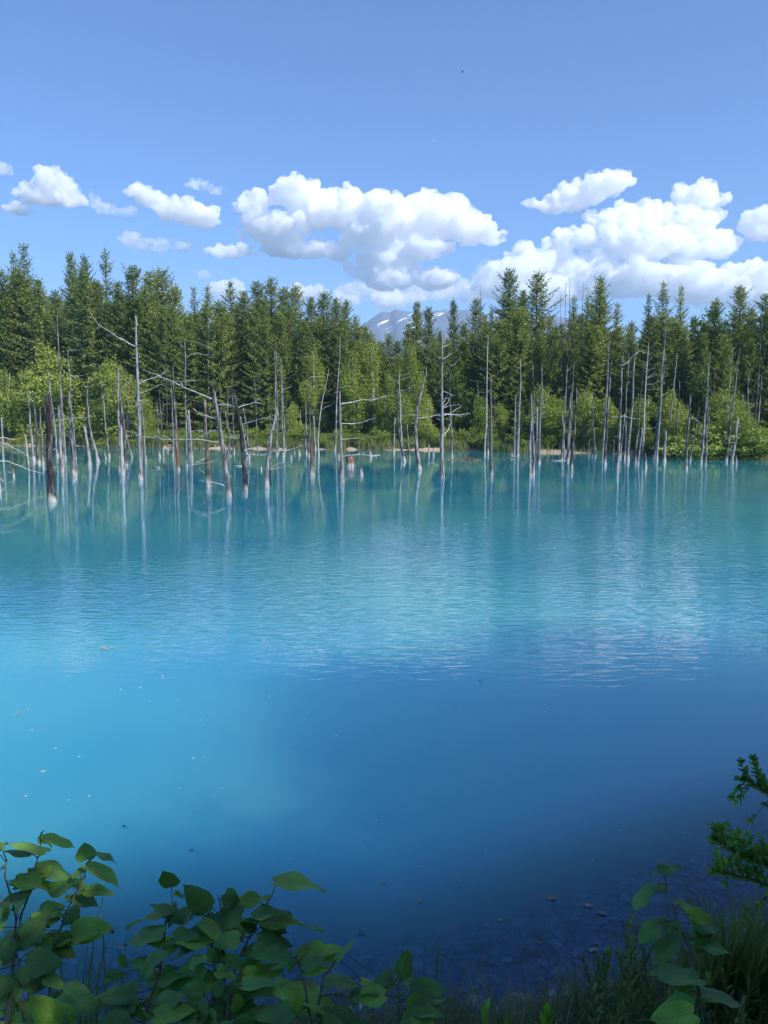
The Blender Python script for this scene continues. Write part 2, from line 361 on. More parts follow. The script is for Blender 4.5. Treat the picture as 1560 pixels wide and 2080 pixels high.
# ------------------------------------------------------------------ clouds (sunlit vapour bodies, far beyond the mountain)
def cloud_mat(name, dens):
    m, n, o = newmat(name)
    v = N(n, 'ShaderNodeVolumePrincipled'); v.inputs['Color'].default_value = (1, 1, 1, 1); v.inputs['Density'].default_value = dens
    v.inputs['Anisotropy'].default_value = 0.15
    geo = N(n, 'ShaderNodeNewGeometry'); nz = N(n, 'ShaderNodeTexNoise', i_Scale=0.009, i_Detail=6.0, i_Roughness=.62); L(n, geo.outputs['Position'], nz.inputs['Vector'])
    L(n, math_n(n, 'MULTIPLY', ramp(n, nz.outputs[0], [(0.40, (.01, .01, .01)), (0.58, (1, 1, 1))]), dens), v.inputs['Density'])
    L(n, v.outputs[0], o.inputs['Volume']); return m
M['cloud'] = cloud_mat('cumulus_vapour', 0.042)
M['cloud_thin'] = cloud_mat('thin_cumulus_vapour', 0.014)
ico = {}
for sub in (1, 2):
    bm = bmesh.new(); bmesh.ops.create_icosphere(bm, subdivisions=sub, radius=1)
    ico[sub] = (np.array([v.co[:] for v in bm.verts]), np.array([[v.index for v in f.verts] for f in bm.faces])); bm.free()
ctex = []
for s_, d_ in ((170, 3), (60, 4), (24, 2)):
    t = bpy.data.textures.new('cloud_billow', 'CLOUDS'); t.noise_scale = s_; t.noise_depth = d_; ctex.append(t)
def cloud(lobes, label, Y=6500.0, thin=False, vox=None, seed=0):
    rg = np.random.default_rng(seed); sp = []
    k = Y / FPX
    for (cx, cy_, rx, ry) in lobes:
        c = at(cx, cy_, Y); rx_, rz_ = rx * k, ry * k; rd = min(rx_, rz_ * 1.5)
        off = rg.uniform(-0.4, 0.4) * rd
        sp.append((c.x, c.y + off, c.z, rx_ * .72, rd * .8, rz_ * .68, 2))
        for _ in range(24):
            a = rg.uniform(0, 2 * math.pi); e = math.asin(rg.uniform(-0.25, 1)); r = rg.uniform(0.2, 0.42) * min(rx_, rz_)
            px_, py_, pz_ = math.cos(a) * math.cos(e), math.sin(a) * math.cos(e), math.sin(e)
            cc = (c.x + px_ * rx_ * .8, c.y + off + py_ * rd * .8, c.z + pz_ * rz_ * .72)
            sp.append((*cc, r, r, r * .9, 2))
            for _ in range(5):
                v = rg.normal(size=3); v /= np.linalg.norm(v); v[2] = abs(v[2]) * .9; r2 = r * rg.uniform(.3, .5)
                sp.append((cc[0] + v[0] * r * .85, cc[1] + v[1] * r * .85, cc[2] + v[2] * r * .85, r2, r2, r2, 1))
    Vs, Fs, n0 = [], [], 0
    for x, y, z, a, b_, c_, sub in sp:
        v, f = ico[sub]; Vs.append(v * (a, b_, c_) + (x, y, z)); Fs.append(f + n0); n0 += len(v)
    big = max(l[2] for l in lobes)
    me = mesh_np('cloud', np.concatenate(Vs), np.concatenate(Fs), [])
    o = link('cloud', me)
    size = vox or (1.7 * k if big > 40 else 1.4 * k)
    md = o.modifiers.new('r', 'REMESH'); md.mode = 'VOXEL'; md.voxel_size = size
    for t, s_ in ((ctex[0], 60.0 if big > 40 else 34.0), (ctex[1], 56.0 if big > 40 else 34.0), (ctex[2], 24.0 if big > 40 else 16.0)):
        d = o.modifiers.new('d', 'DISPLACE'); d.texture = t; d.texture_coords = 'GLOBAL'; d.strength = s_; d.mid_level = .5
    md = o.modifiers.new('r2', 'REMESH'); md.mode = 'VOXEL'; md.voxel_size = size
    dg = bpy.context.evaluated_depsgraph_get(); ev = o.evaluated_get(dg)
    me2 = bpy.data.meshes.new_from_object(ev); o.modifiers.clear(); o.data = me2
    me2.materials.clear(); me2.materials.append(M['cloud_thin'] if thin else M['cloud'])
    me2.polygons.foreach_set('use_smooth', np.ones(len(me2.polygons), bool))
    tag(o, label, 'cloud', 'cumulus clouds over the forest'); return o
cloud([(100, 392, 62, 34), (70, 398, 38, 24), (112, 370, 40, 26), (148, 408, 32, 22)], 'white rounded cloud alone high above the left end of the forest', seed=1)
cloud([(42, 426, 34, 16), (25, 424, 18, 11)], 'small flat cloud just under the leftmost rounded white cloud', seed=2)
cloud([(4, 345, 22, 17)], 'little cloud cut by the left frame edge, highest at left', thin=True, seed=3)
cloud([(190, 400, 13, 20), (212, 425, 30, 13), (255, 433, 30, 13), (198, 418, 16, 14)], 'thin ragged wisp between the left round cloud and the two lobed one', thin=True, seed=4)
cloud([(285, 392, 30, 22), (320, 412, 32, 18), (385, 432, 58, 34), (350, 430, 42, 26), (415, 446, 34, 24), (300, 405, 28, 18)], 'two lobed white cloud, small lump at left and big lump right', seed=5)
cloud([(405, 377, 30, 14), (438, 390, 26, 11)], 'thin small cloud right above the two lobed cloud', thin=True, seed=6)
cloud([(265, 488, 34, 20), (318, 500, 50, 18), (365, 500, 28, 16)], 'low flat pale cloud strip just above the left tree tops', thin=True, seed=7)
cloud([(610, 405, 56, 42), (655, 430, 60, 44), (520, 422, 40, 34), (565, 465, 92, 46), (700, 430, 56, 50), (470, 512, 60, 18), (600, 502, 100, 28), (800, 452, 86, 56), (885, 450, 76, 56), (950, 468, 56, 40), (1000, 480, 34, 20), (760, 480, 70, 46), (840, 510, 90, 36), (690, 515, 40, 18), (790, 565, 76, 38), (880, 566, 64, 32), (780, 530, 60, 40)],
      'broad heaped cloud bank, widest one, filling the sky over the mountain', seed=8)
cloud([(712, 545, 22, 20), (722, 560, 14, 14)], 'small round puff under the left half of the broad cloud bank', thin=True, seed=18)
cloud([(790, 612, 60, 22), (830, 606, 40, 20), (700, 612, 30, 18)], 'low bright cloud lying right behind the mountain crest', Y=5200, seed=9)
cloud([(740, 590, 90, 26), (860, 596, 100, 26), (960, 590, 60, 34), (1010, 560, 40, 34)], 'thin pale cloud veil behind the mountain, under the broad cloud bank', Y=7200, thin=True, seed=21)
cloud([(455, 592, 38, 26), (475, 583, 20, 18)], 'small white cloud top peeping above trees left of centre', Y=5200, seed=10)
cloud([(628, 598, 38, 22), (600, 590, 14, 14)], 'small white cloud top over the trees, next to the mountain side', Y=5200, seed=11)
cloud([(1240, 376, 44, 32), (1165, 402, 56, 32), (1205, 388, 44, 34), (1080, 416, 22, 11), (1130, 420, 34, 20)], 'slanting cloud with a tail at its left, above the right cloud mass', seed=12)
cloud([(1418, 396, 46, 34), (1450, 412, 30, 20)], 'separate rounded puff standing above the top right cloud mass', seed=13)
cloud([(1330, 446, 120, 42), (1250, 450, 70, 36), (1410, 450, 70, 34), (1400, 490, 104, 52), (1300, 500, 110, 50), (1170, 488, 62, 26), (1470, 500, 44, 30), (1100, 530, 76, 44), (1060, 560, 90, 40), (1180, 555, 110, 54), (1010, 590, 60, 28), (1290, 570, 160, 50), (1420, 580, 150, 50), (1540, 575, 90, 46), (1500, 600, 110, 40), (1110, 600, 120, 36)],
      'huge piled cloud mass over the right half of the forest', seed=14)
cloud([(1556, 450, 44, 34), (1550, 470, 40, 26), (1580, 430, 40, 24)], 'cloud cut by the right frame edge beside the huge mass', seed=15)
cloud([(883, 287, 9, 5)], 'tiny faint cloud fleck alone high in the blue sky', thin=True, vox=9, seed=16)
cloud([(414, 560, 13, 12)], 'tiny pale puff just above the trees left of centre', thin=True, seed=17)

# ------------------------------------------------------------------ haze between here and the mountain
hz = tag(link('haze', mesh_np('haze', [(x, y, z) for x in (-3300, 3300) for y in (-480, 4300) for z in (-12, 640)], np.array([(0, 1, 3, 2), (4, 6, 7, 5), (0, 4, 5, 1), (2, 3, 7, 6), (0, 2, 6, 4), (1, 5, 7, 3)]), [])), kind='stuff')
m, n, o = newmat('thin_air'); v = N(n, 'ShaderNodeVolumePrincipled'); v.inputs['Color'].default_value = (0.55, 0.74, 1.0, 1); v.inputs['Density'].default_value = 0.0002
L(n, v.outputs[0], o.inputs['Volume']); hz.data.materials.append(m)
# ------------------------------------------------------------------ living trees
def kites(P, D, S, Wd, Vr=None):
    """leaf sprays: start points P, directions D*length, side vectors S*width -> quads"""
    A = P; B = P + D * .45 + S * Wd; C_ = P + D; E_ = P + D * .45 - S * Wd
    V = np.stack([A, B, C_, E_], 1).reshape(-1, 3)
    F = np.arange(len(V)).reshape(-1, 4)
    return V, F
def conifer_data(seed, H=20.0, rmax=2.9, bare=.12, dens=1.0, drape=.25, open_top=.0):
    rg = random.Random(seed); P, D, S = [], [], []; tr = Tubes()
    lean = (rg.uniform(-.25, .25), rg.uniform(-.25, .25))
    axis_ = lambda z: Vector((lean[0] * math.sin(z / H * 3), lean[1] * math.sin(z / H * 2.4), z))
    tr.add([axis_(z) for z in np.linspace(-.6, H, 14)], [0.23 * (1 - z / H) ** .8 * H / 20 + .015 for z in np.linspace(0, H, 14)], 7)
    z = bare * H
    asym = [rg.uniform(.75, 1.15) for _ in range(8)]
    while z < H * .985:
        t = (z / H - bare) / (1 - bare)
        prof = (1 - t) ** .52 * (0.7 + 0.3 * min(1, t / .18)) + .03
        nb = rg.choice((4, 5, 6)) if t < .8 else 4
        a0 = rg.uniform(0, 6.28)
        gap = rg.random() < open_top * t
        for i in range(nb):
            a = a0 + 6.283 * i / nb + rg.uniform(-.4, .4)
            Lb = rmax * prof * rg.uniform(.55, 1.15) * asym[int((a % 6.283) / 6.283 * 8) % 8]
            if rg.random() < .07: Lb *= 1.25
            if gap: Lb *= .5
            el = R(-14 + 58 * t ** 1.3 + rg.uniform(-9, 9))
            dh = Vector((math.cos(a), math.sin(a), 0)); b0 = axis_(z)
            up = rg.uniform(.05, .3); sag = rg.uniform(.0, .25) * (1 - t)
            def bp_(s):
                q = s / max(Lb, .1)
                return b0 + dh * s * math.cos(el) + Vector((0, 0, s * math.sin(el) - sag * Lb * q * (1 - q) * 2 + up * Lb * q * q * .6))
            if Lb > .7:
                tr.add([bp_(0), bp_(Lb * .5), bp_(Lb * .95)], [.035 + .012 * Lb, .02 + .004 * Lb, .008], 3, cap=False)
            nt_ = int(Lb / .105 * dens) + 3
            side = Vector((-dh.y, dh.x, 0))
            for j in range(nt_):
                s = Lb * (0.1 + .9 * (j + rg.random()) / nt_); q = s / Lb
                p0 = bp_(s); sg = 1 if j % 2 else -1
                ax = (bp_(min(Lb, s + .1)) - bp_(s - .1)).normalized()
                ln = (0.22 + .5 * (1 - q) * min(1, Lb / 2.2)) * rg.uniform(.7, 1.35)
                d = ax * rg.uniform(.3, .9) + side * sg * rg.uniform(.35, 1.0) + Vector((0, 0, rg.uniform(-drape - .35, .35 - drape)))
                if q > .92: d = ax + side * sg * rg.uniform(0, .4)
                d = d.normalized() * ln
                up_ = Vector((rg.gauss(0, .6), rg.gauss(0, .6), rg.gauss(0, 1)))
                sv = d.cross(up_)
                if sv.length < 1e-4: continue
                sv = sv.normalized() * rg.uniform(.045, .085)
                P.append(p0); D.append(d); S.append(sv)
                if rg.random() < .6:      # a second, hanging spray
                    d2 = (d * .4 + Vector((rg.uniform(-.1, .1), rg.uniform(-.1, .1), -ln * rg.uniform(.3, .9) * (drape * 2))))
                    sv2 = d2.cross(Vector((rg.gauss(0, 1), rg.gauss(0, 1), .1)))
                    if sv2.length > 1e-4:
                        P.append(p0 + d * rg.uniform(.2, .7)); D.append(d2); S.append(sv2.normalized() * rg.uniform(.04, .075))
        z += (rg.uniform(.26, .44) if t < .85 else rg.uniform(.2, .3)) * H / 20
    # leader
    for j in range(14):
        p0 = axis_(H - .9 * rg.random()); d = Vector((rg.uniform(-.3, .3), rg.uniform(-.3, .3), rg.uniform(.2, .5)))
        P.append(p0); D.append(d); S.append(Vector((d.y, -d.x, .05)).normalized() * .05)
    P, D, S = (np.array([v[:] for v in q]) for q in (P, D, S))
    V, F = kites(P, D, S, 1.0)
    return V, F, tr
def broad_data(seed, H=8.0, Wd=3.0, n_leaf=9000, leaf=.17, low=.12, tall=1.0):
    rg = np.random.default_rng(seed); rr = random.Random(seed); tr = Tubes()
    lobes = []; nl = 15
    for i in range(nl):
        z = H * (low + (1 - low) * (i + .5) / nl * .9); t = z / H
        rad = Wd * .5 * (math.sin(math.pi * min(1, (t * .85 + .18))) ** .6)
        a = rr.uniform(0, 6.28); r = rad * rr.uniform(.15, .75)
        lobes.append((r * math.cos(a), r * math.sin(a), z, rad * rr.uniform(.42, .68), H * .085 * tall * rr.uniform(.9, 1.6)))
    for k in range(2): tr.add([(0, 0, -.5), (rr.uniform(-.2, .2), rr.uniform(-.2, .2), H * .35), (rr.uniform(-.5, .5), rr.uniform(-.5, .5), H * .9)], [.02 * H, .014 * H, .012], 6)
    for l in lobes:
        tr.add([(0, 0, l[2] * .45), (l[0] * .5, l[1] * .5, l[2] * .75), (l[0], l[1], l[2] + l[4] * .5)], [.009 * H, .006 * H, .01], 4, cap=False)
    w = np.array([l[3] ** 2 for l in lobes]); w /= w.sum()
    idx = rg.choice(nl, n_leaf, p=w); Lb = np.array(lobes)[idx]
    v = rg.normal(size=(n_leaf, 3)); v /= np.linalg.norm(v, axis=1)[:, None]
    # twig clusters: leaves gather in sprigs
    rad = rg.uniform(.55, 1.05, n_leaf) ** .7
    P = np.stack([Lb[:, 0] + v[:, 0] * Lb[:, 3] * rad, Lb[:, 1] + v[:, 1] * Lb[:, 3] * rad, Lb[:, 2] + v[:, 2] * Lb[:, 4] * rad], 1)
    P = P[(P[:, 2] > .1)]
    q = .55; cl = np.round(P / q + rg.uniform(-.35, .35, P.shape)) * q; P = P * .72 + (cl + rg.normal(size=P.shape) * .05) * .28
    # shoots that break the outline
    ns = int(n_leaf * .012); si = rg.choice(len(P), ns)
    ext = []
    for s in si:
        d = P[s] - np.array([0, 0, H * .45]); d = d / (np.linalg.norm(d) + 1e-6) + rg.normal(size=3) * .3 + np.array([0, 0, .5]); d /= np.linalg.norm(d)
        for k in range(9): ext.append(P[s] + d * k * .07 * H / 6 + rg.normal(size=3) * .04)
    P = np.concatenate([P, np.array(ext)])
    D = rg.normal(size=P.shape); D[:, 2] -= .2; D /= np.linalg.norm(D, axis=1)[:, None]; D *= rg.uniform(.7, 1.3, len(P))[:, None] * leaf
    S = np.cross(D, rg.normal(size=P.shape) + np.array([0, 0, .8])); S /= np.linalg.norm(S, axis=1)[:, None] + 1e-9; S *= leaf * .36
    V, F = kites(P, D, S, 1.0)
    return V, F, tr
TREES = {}
def proto(key, data, leafmat, barkmat):
    V, F, tr = data
    TREES.setdefault(key, []).append((mesh_np('crown', V, F, [leafmat]), tr.mesh('trunk', barkmat)))
for s_ in range(5): proto('larch', conifer_data(s_ + 1, 20, [4.2, 4.6, 3.9, 4.9, 4.4][s_], .1, 1.0, .3, .1), M['larch'], M['trunk'])
for s_ in range(4): proto('spruce', conifer_data(s_ + 21, 20, [3.1, 3.5, 2.9, 3.3][s_], .06, 1.15, .45), M['spruce'], M['trunk'])
for s_ in range(3): proto('open', conifer_data(s_ + 41, 20, [3.6, 3.1, 3.4][s_], .1, .55, .15, .3), M['larch'], M['trunk'])
for s_ in range(5): proto('broad', broad_data(s_ + 61, 8, [5.2, 4.4, 6.0, 4.8, 5.4][s_]), M['broad'], M['birch'])
for s_ in range(3): proto('tallbroad', broad_data(s_ + 81, 13, 4.4, 12000, .17, .15, 1.0), M['broad'], M['birch'])
for s_ in range(3): proto('darkbroad', broad_data(s_ + 101, 9, 5.4, 9000, .2), M['dark_broad'], M['trunk'])
for s_ in range(5): proto('shrub', broad_data(s_ + 121, 2.2, 3.0, 2600, .13, .05), M['shore'], M['trunk'])
KH = {'larch': 20, 'spruce': 20, 'open': 20, 'broad': 8, 'tallbroad': 13, 'darkbroad': 9, 'shrub': 2.2}
KN = {'larch': 'larch_tree', 'spruce': 'spruce_tree', 'open': 'larch_tree', 'broad': 'willow_tree', 'tallbroad': 'birch_tree', 'darkbroad': 'leafy_tree', 'shrub': 'shrub'}
trng = random.Random(5)
def tree(kind, x, y, H, label, group, wf=1.0, cat='tree', parts=True):
    cr, tk = trng.choice(TREES[kind]); s = H / KH[kind]
    e = empty(KN[kind], (x, y, ground_z(x, y) - .05), trng.uniform(0, 6.28)); e.scale = (s * wf, s * wf, s)
    tag(e, label, cat, group)
    link('trunk', tk, e); link('crown', cr, e)
    return e
def tree_px(kind, px, top, off, label, group, wf=1.0):
    y = far_y((px - 780) / FPX * 80) + off
    p = at(px, top, y); g = ground_z(p.x, y)
    return tree(kind, p.x, y, p.z - g, label, group, wf)
# trees whose tops make the skyline, left to right: (pixel x, top, metres behind the shore, kind, width)
SKY = [(-25, 540, 14, 'larch', 1.1), (2, 548, 9, 'larch', 1.1), (24, 512, 12, 'open', .8), (48, 495, 13, 'open', 1), (78, 566, 8, 'larch', 1.1), (112, 590, 10, 'larch', .9), (140, 513, 14, 'spruce', .75), (168, 517, 17, 'spruce', .8),
       (213, 508, 15, 'open', .85), (240, 572, 12, 'larch', .9), (272, 540, 11, 'larch', 1.05), (302, 552, 16, 'larch', 1), (326, 548, 13, 'larch', 1.1), (358, 578, 12, 'larch', 1), (393, 583, 15, 'open', .85), (422, 580, 12, 'open', .9),
       (466, 571, 13, 'open', 1.05), (494, 592, 15, 'larch', 1), (520, 572, 12, 'larch', 1), (550, 563, 14, 'larch', 1.05), (576, 585, 12, 'larch', 1), (601, 580, 15, 'larch', 1.05), (630, 604, 12, 'larch', 1), (654, 594, 14, 'larch', 1.05), (682, 604, 11, 'larch', 1), (704, 610, 14, 'larch', .9), (722, 640, 11, 'larch', .9), (742, 662, 13, 'larch', .9), (760, 690, 16, 'spruce', .8),
       (790, 676, 18, 'larch', 1.0), (828, 655, 20, 'spruce', 1.0), (848, 612, 15, 'spruce', .95), (871, 624, 16, 'larch', .8), (895, 672, 14, 'spruce', 1.1), (919, 607, 17, 'spruce', .85), (941, 656, 20, 'larch', .95), (965, 606, 14, 'larch', .8), (983, 640, 17, 'spruce', 1.0), (1000, 628, 18, 'open', .8),
       (1036, 547, 13, 'larch', .95), (1062, 590, 18, 'larch', .8), (1088, 554, 14, 'larch', .95), (1118, 640, 16, 'larch', .8), (1168, 602, 20, 'open', .8), (1195, 600, 15, 'open', .8), (1221, 561, 13, 'larch', .95), (1254, 614, 12, 'open', .85), (1285, 652, 16, 'larch', .9),
       (1317, 597, 14, 'open', .75), (1347, 571, 15, 'open', .85), (1383, 580, 13, 'open', .75), (1408, 640, 17, 'spruce', .9), (1430, 618, 18, 'darkbroad', .9), (1452, 608, 15, 'larch', 1), (1476, 650, 17, 'larch', .9), (1502, 581, 14, 'larch', .95), (1530, 625, 17, 'larch', 1), (1556, 597, 14, 'larch', 1.1), (1590, 590, 12, 'larch', 1.1)]
ordw = ['first', 'second', 'third', 'fourth', 'fifth', 'sixth', 'seventh', 'eighth', 'ninth', 'tenth', 'eleventh', 'twelfth', 'thirteenth', 'fourteenth', 'fifteenth', 'sixteenth', 'seventeenth', 'eighteenth', 'nineteenth', 'twentieth']
def nth(i): return ordw[i] if i < 20 else 'number %d' % (i + 1)
cut = [(760, 'left stand'), (1020, 'middle gap')]
cnt = {'a': 0, 'b': 0, 'c': 0}
look = {'larch': 'full feathery larch', 'open': 'airy open branched larch', 'spruce': 'slim dark spruce', 'darkbroad': 'round topped leafy tree'}
for i, (px, top, off, k, wf) in enumerate(SKY):
    if px < 775: z_ = 'a'; t_ = 'on the skyline left of the mountain'
    elif px < 1020: z_ = 'b'; t_ = 'in front of the mountain'
    else: z_ = 'c'; t_ = 'on the skyline right of the mountain'
    tree_px(k, px, top, off, '%s, %s tree %s' % (look[k], nth(cnt[z_]), t_), 'conifers whose tops form the skyline', wf); cnt[z_] += 1
for px, top, wf in [(730, 662, 1.1), (752, 676, 1.2), (774, 694, 1.2), (806, 690, 1.1), (882, 684, 1.1), (902, 700, 1.2), (938, 690, 1.2), (958, 676, 1.1), (985, 664, 1.2)]:
    tree_px('larch', px, top, 10, 'lower bushy conifer filling the gap under the mountain', 'lower conifers under the mountain', wf)
skx = [s[0] for s in SKY]; skt = [s[1] for s in SKY]
def skytop(px): return float(np.interp(px, skx, skt))
# stand behind and between, not told apart in the photo
for j, px in enumerate(range(-40, 1610, 30)):
    for row in range(3):
        x_ = px + trng.uniform(-13, 13)
        base = max(skytop(x_ - 12), skytop(x_ + 12), skytop(x_))
        if 765 < x_ < 1010: base = max(base, 655)
        top = base + trng.uniform(24, 70) + (0, 14, -4)[row]
        k = trng.choice(('larch', 'larch', 'spruce'))
        tree_px(k, x_, top, 9 + (trng.uniform(-2, 2), trng.uniform(8, 14), trng.uniform(18, 34))[row], 'dark conifer packed inside the far forest below the skyline', 'conifers packed inside the far forest', trng.uniform(.85, 1.35))
# lower understorey conifers filling the dark trunks zone
for px in range(-30, 1600, 42):
    x_ = px + trng.uniform(-15, 15)
    if 530 < x_ < 575: continue
    tree_px(trng.choice(('spruce', 'larch', 'darkbroad')), x_, trng.uniform(715, 790), trng.uniform(7, 12), 'low dark tree at the foot of the far forest', 'low dark trees at the foot of the far forest', 1.25)
# light green broad-leaved trees near the shore
MID = [(12, 742, 3, 'broad', .75, 'yellow green willow at the left edge of the far shore'), (62, 728, 4, 'broad', .9, 'yellow green willow between the two left edge willows'), (112, 694, 5, 'broad', 1.05, 'tallest yellow green willow at the left end of the far shore'), (150, 835, 1.5, 'shrub', 1.1, 'low bright bush at the water edge under the left willows'),
       (212, 722, 4, 'broad', .95, 'rounded green willow standing right of the tallest left one'), (255, 742, 3, 'broad', .9, 'willow right behind the tall bare trunk with a long top branch'), (190, 800, 3, 'broad', .8, 'smaller willow in front of the rounded green willow'), (292, 800, 2.5, 'broad', .8, 'low willow right of the tall bare trunk with a long top branch'),
       (592, 812, 2.5, 'broad', .7, 'small lone bright green tree beside the group of dark bare trunks'), (636, 700, 6, 'tallbroad', .8, 'slim green birch inside the forest left of the tall pale pole'), (716, 705, 4, 'tallbroad', .9, 'pale green birch behind the bare trunk with side branches'), (757, 682, 5, 'tallbroad', .95, 'tall pale green birch left of the mountain gap'), (790, 748, 3, 'tallbroad', .9, 'leafy birch under the mountain, left of the curved bare trunk'),
       (832, 688, 5, 'tallbroad', 1.0, 'tall light green birch right under the mountain'), (818, 790, 2, 'broad', .8, 'bright leafy tree at the shore under the mountain'), (868, 800, 2.5, 'broad', .8, 'bright leafy tree behind the curved bare trunk'), (930, 750, 6, 'darkbroad', 1, 'dark leafy tree right of the branchy bare trunk'), (975, 800, 4, 'darkbroad', .8, 'low dark leafy tree right of the branchy bare trunk'), (1018, 815, 2.5, 'broad', .7, 'small green tree left of the tight trunk cluster'),
       (1060, 826, 2, 'broad', .6, 'small green bush tree behind the tight trunk cluster'), (1108, 778, 2.5, 'broad', .75, 'yellow green round tree behind the tight trunk cluster'), (1140, 800, 2.5, 'broad', .8, 'green tree just right of the tight trunk cluster'), (1195, 785, 3, 'broad', .85, 'broad green tree at the shore above the sandy strip'), (1232, 800, 2, 'broad', .8, 'green bush tree at the sandy strip right of the broad one'),
       (1312, 795, 3, 'broad', .8, 'bright green tree behind the comb branched pale trunk'), (1362, 785, 3.5, 'broad', .75, 'bright green tree above the far sandy strip end'), (1392, 818, 2, 'broad', .75, 'rounded bright bush tree left of the arched white branch'), (1482, 784, 3, 'broad', .85, 'tall bright green bush tree at the right end of the shore'), (1508, 822, 2, 'broad', .8, 'lower bright bush tree at the right end of the shore'), (1435, 858, 1.5, 'shrub', 1.1, 'low bright bush under the arched white branch'), (1545, 870, 1.5, 'shrub', 1.1, 'low bright bush at the right edge of the shore')]
for px, top, off, k, wf, lab in MID: tree_px(k, px, top, off, lab, 'bright leafy trees along the far shore', wf * (1.3 if px > 1000 else 1.1))
# low shrubs lining the shore
px = -20
while px < 1600:
    px += trng.uniform(8, 16)
    sand = 1090 < px < 1400
    off = trng.uniform(3.6, 5) if sand else trng.uniform(.8, 3.0)
    y = far_y((px - 780) / FPX * 80) + off
    x = (px - 780) / FPX * y
    h = trng.uniform(.9, 2.1) * (1.15 if 480 < px < 640 else 1)
    if px < 240: h *= .7
    tree('shrub', x, y, h, 'low yellow green shrub in the strip lining the far shore', 'low shrubs lining the far shore', 1.0, 'shrub')
# reeds and coarse grass along the far margin
def blades(name, pts, mat, lo, hi, wd, label, lean=.35, seed=3):
    rg = np.random.default_rng(seed); n_ = len(pts); P = np.array(pts)
    h = rg.uniform(lo, hi, n_); a = rg.uniform(0, 6.283, n_); ln = rg.uniform(.05, lean, n_) * h
    d = np.stack([np.cos(a) * ln, np.sin(a) * ln, h], 1); b = rg.uniform(0, 6.283, n_)
    s = np.stack([np.cos(b), np.sin(b), b * 0], 1) * (wd * rg.uniform(.6, 1.3, n_))[:, None]
    m1_ = P + d * np.array([.3, .3, .5]); m2_ = P + d * np.array([.62, .62, .82])
    V = np.stack([P - s, P + s, m1_ + s * .9, m1_ - s * .9, m2_ + s * .6, m2_ - s * .6, P + d + s * .08, P + d - s * .08], 1).reshape(-1, 3)
    k = np.arange(n_)[:, None] * 8
    F = np.concatenate([k + np.array([0, 1, 2, 3]), k + np.array([3, 2, 4, 5]), k + np.array([5, 4, 6, 7])])
    o = link(name, mesh_np(name, V, F, [mat])); return tag(o, label, 'grass', kind='stuff')
rg = np.random.default_rng(8); pts = []
for _ in range(26000):
    px = rg.uniform(-40, 1600); y = far_y((px - 780) / FPX * 80) + rg.gamma(2, .8) - .6
    if 1090 < px < 1400 and rg.random() < .9: y += 3.0
    if px < 240 and rg.random() < .7: continue
    x = (px - 780) / FPX * y
    if mnoise.noise(Vector((x * .5, y * .5, 3))) < -.15: continue
    pts.append((x, y, ground_z(x, y) - .05))
blades('reeds', pts, M['reed'], .35, 1.15, .02, 'pale yellow green reeds and grass along the far margin')

# shade trees on the path side, behind and to the right of the camera
for i, (x, y, h) in enumerate([(8.4, 2.0, 10.2), (7.3, .7, 8.2), (6.6, 1.8, 8.4), (10.6, 2.8, 10.2), (4.3, -1.2, 6.4), (4.8, .3, 6.3), (2.4, -3.4, 8), (.4, -5, 8.5), (5.2, -5.2, 9.5), (7.4, -2.6, 10.2), (9.6, -1.2, 10.0), (11.6, .6, 10.4), (13.6, 2.2, 10.2), (16, 3.6, 10.5), (3.2, -8.0, 10.0), (8.6, -5.6, 11), (12, -3.6, 11.5), (5.6, -9.5, 11.5), (15.5, -1, 12), (19, 4, 11), (2.0, -5.0, 7.2), (10.4, -7, 12), (6.2, -1.6, 6.5), (8.8, .6, 6.5)]):
    tree('darkbroad' if i % 2 else 'broad', x, y, h, 'leafy tree on the near bank behind the viewpoint', 'leafy trees on the near bank', 1.0)
# ------------------------------------------------------------------ dead trees standing in the pond
# crop coordinates as read off enlarged quarters of the photograph: (crop number, x, y)
ORG = {1: (0, 480, 3.585), 2: (380, 480, 3.585), 3: (760, 480, 3.585), 4: (1140, 480, 3.586), 5: (0, 1640, 3.0), 6: (500, 1640, 3.0), 7: (1040, 1540, 3.0)}
def PX(c, x, y): a = ORG[c]; return a[0] + x / a[2], a[1] + y / a[2]
DT = []   # crop, base, top, width, style, label, branches, bends
def T(c, bx, by, tx, ty, w, st='d', lab=None, br=(), bend=0.0, sub=None): DT.append((c, bx, by, tx, ty, w, st, lab, br, bend, sub))
# --- left
T(1, 0, 1865, 2, 1750, 13, 'd', 'short bare stump cut by the left edge of the photo', [[(2, 1765), (25, 1755), (45, 1752)], [(2, 1800), (18, 1798)]])
T(1, 25, 1630, 8, 1320, 13)
T(1, 118, 1445, 90, 1175, 14, 'p', 'pale bare trunk standing on the bank before the left willows')
T(1, 100, 1752, 82, 1530, 15, 'r')
T(1, 212, 1700, 185, 1440, 14, 'p', 'thin whitish snag with a crooked top at the left')
T(1, 247, 1635, 203, 1150, 19)
T(1, 285, 1652, 250, 1125, 17)
T(1, 315, 1670, 290, 1255, 15, 'r')
T(1, 358, 1662, 325, 1150, 14)
T(1, 382, 1932, 350, 1188, 46, 'k', 'thick dark bare trunk with a jagged broken top, nearest at left', [[(372, 1830), (350, 1822)], [(392, 1690), (412, 1682)], [(390, 1560), (410, 1548)]])
T(1, 418, 1602, 355, 965, 17)
T(1, 462, 1638, 415, 575, 13, 'd', 'very tall thin bare pole in the left cluster')
T(1, 450, 1718, 424, 1255, 22, 'p', None, [[(440, 1345), (500, 1325), (600, 1320), (690, 1308)], [(445, 1455), (500, 1440)]])
T(1, 482, 1620, 432, 850, 10)
T(1, 540, 1748, 506, 1170, 32, 'd', None, [[(512, 1020), (560, 1014), (605, 1012)]])
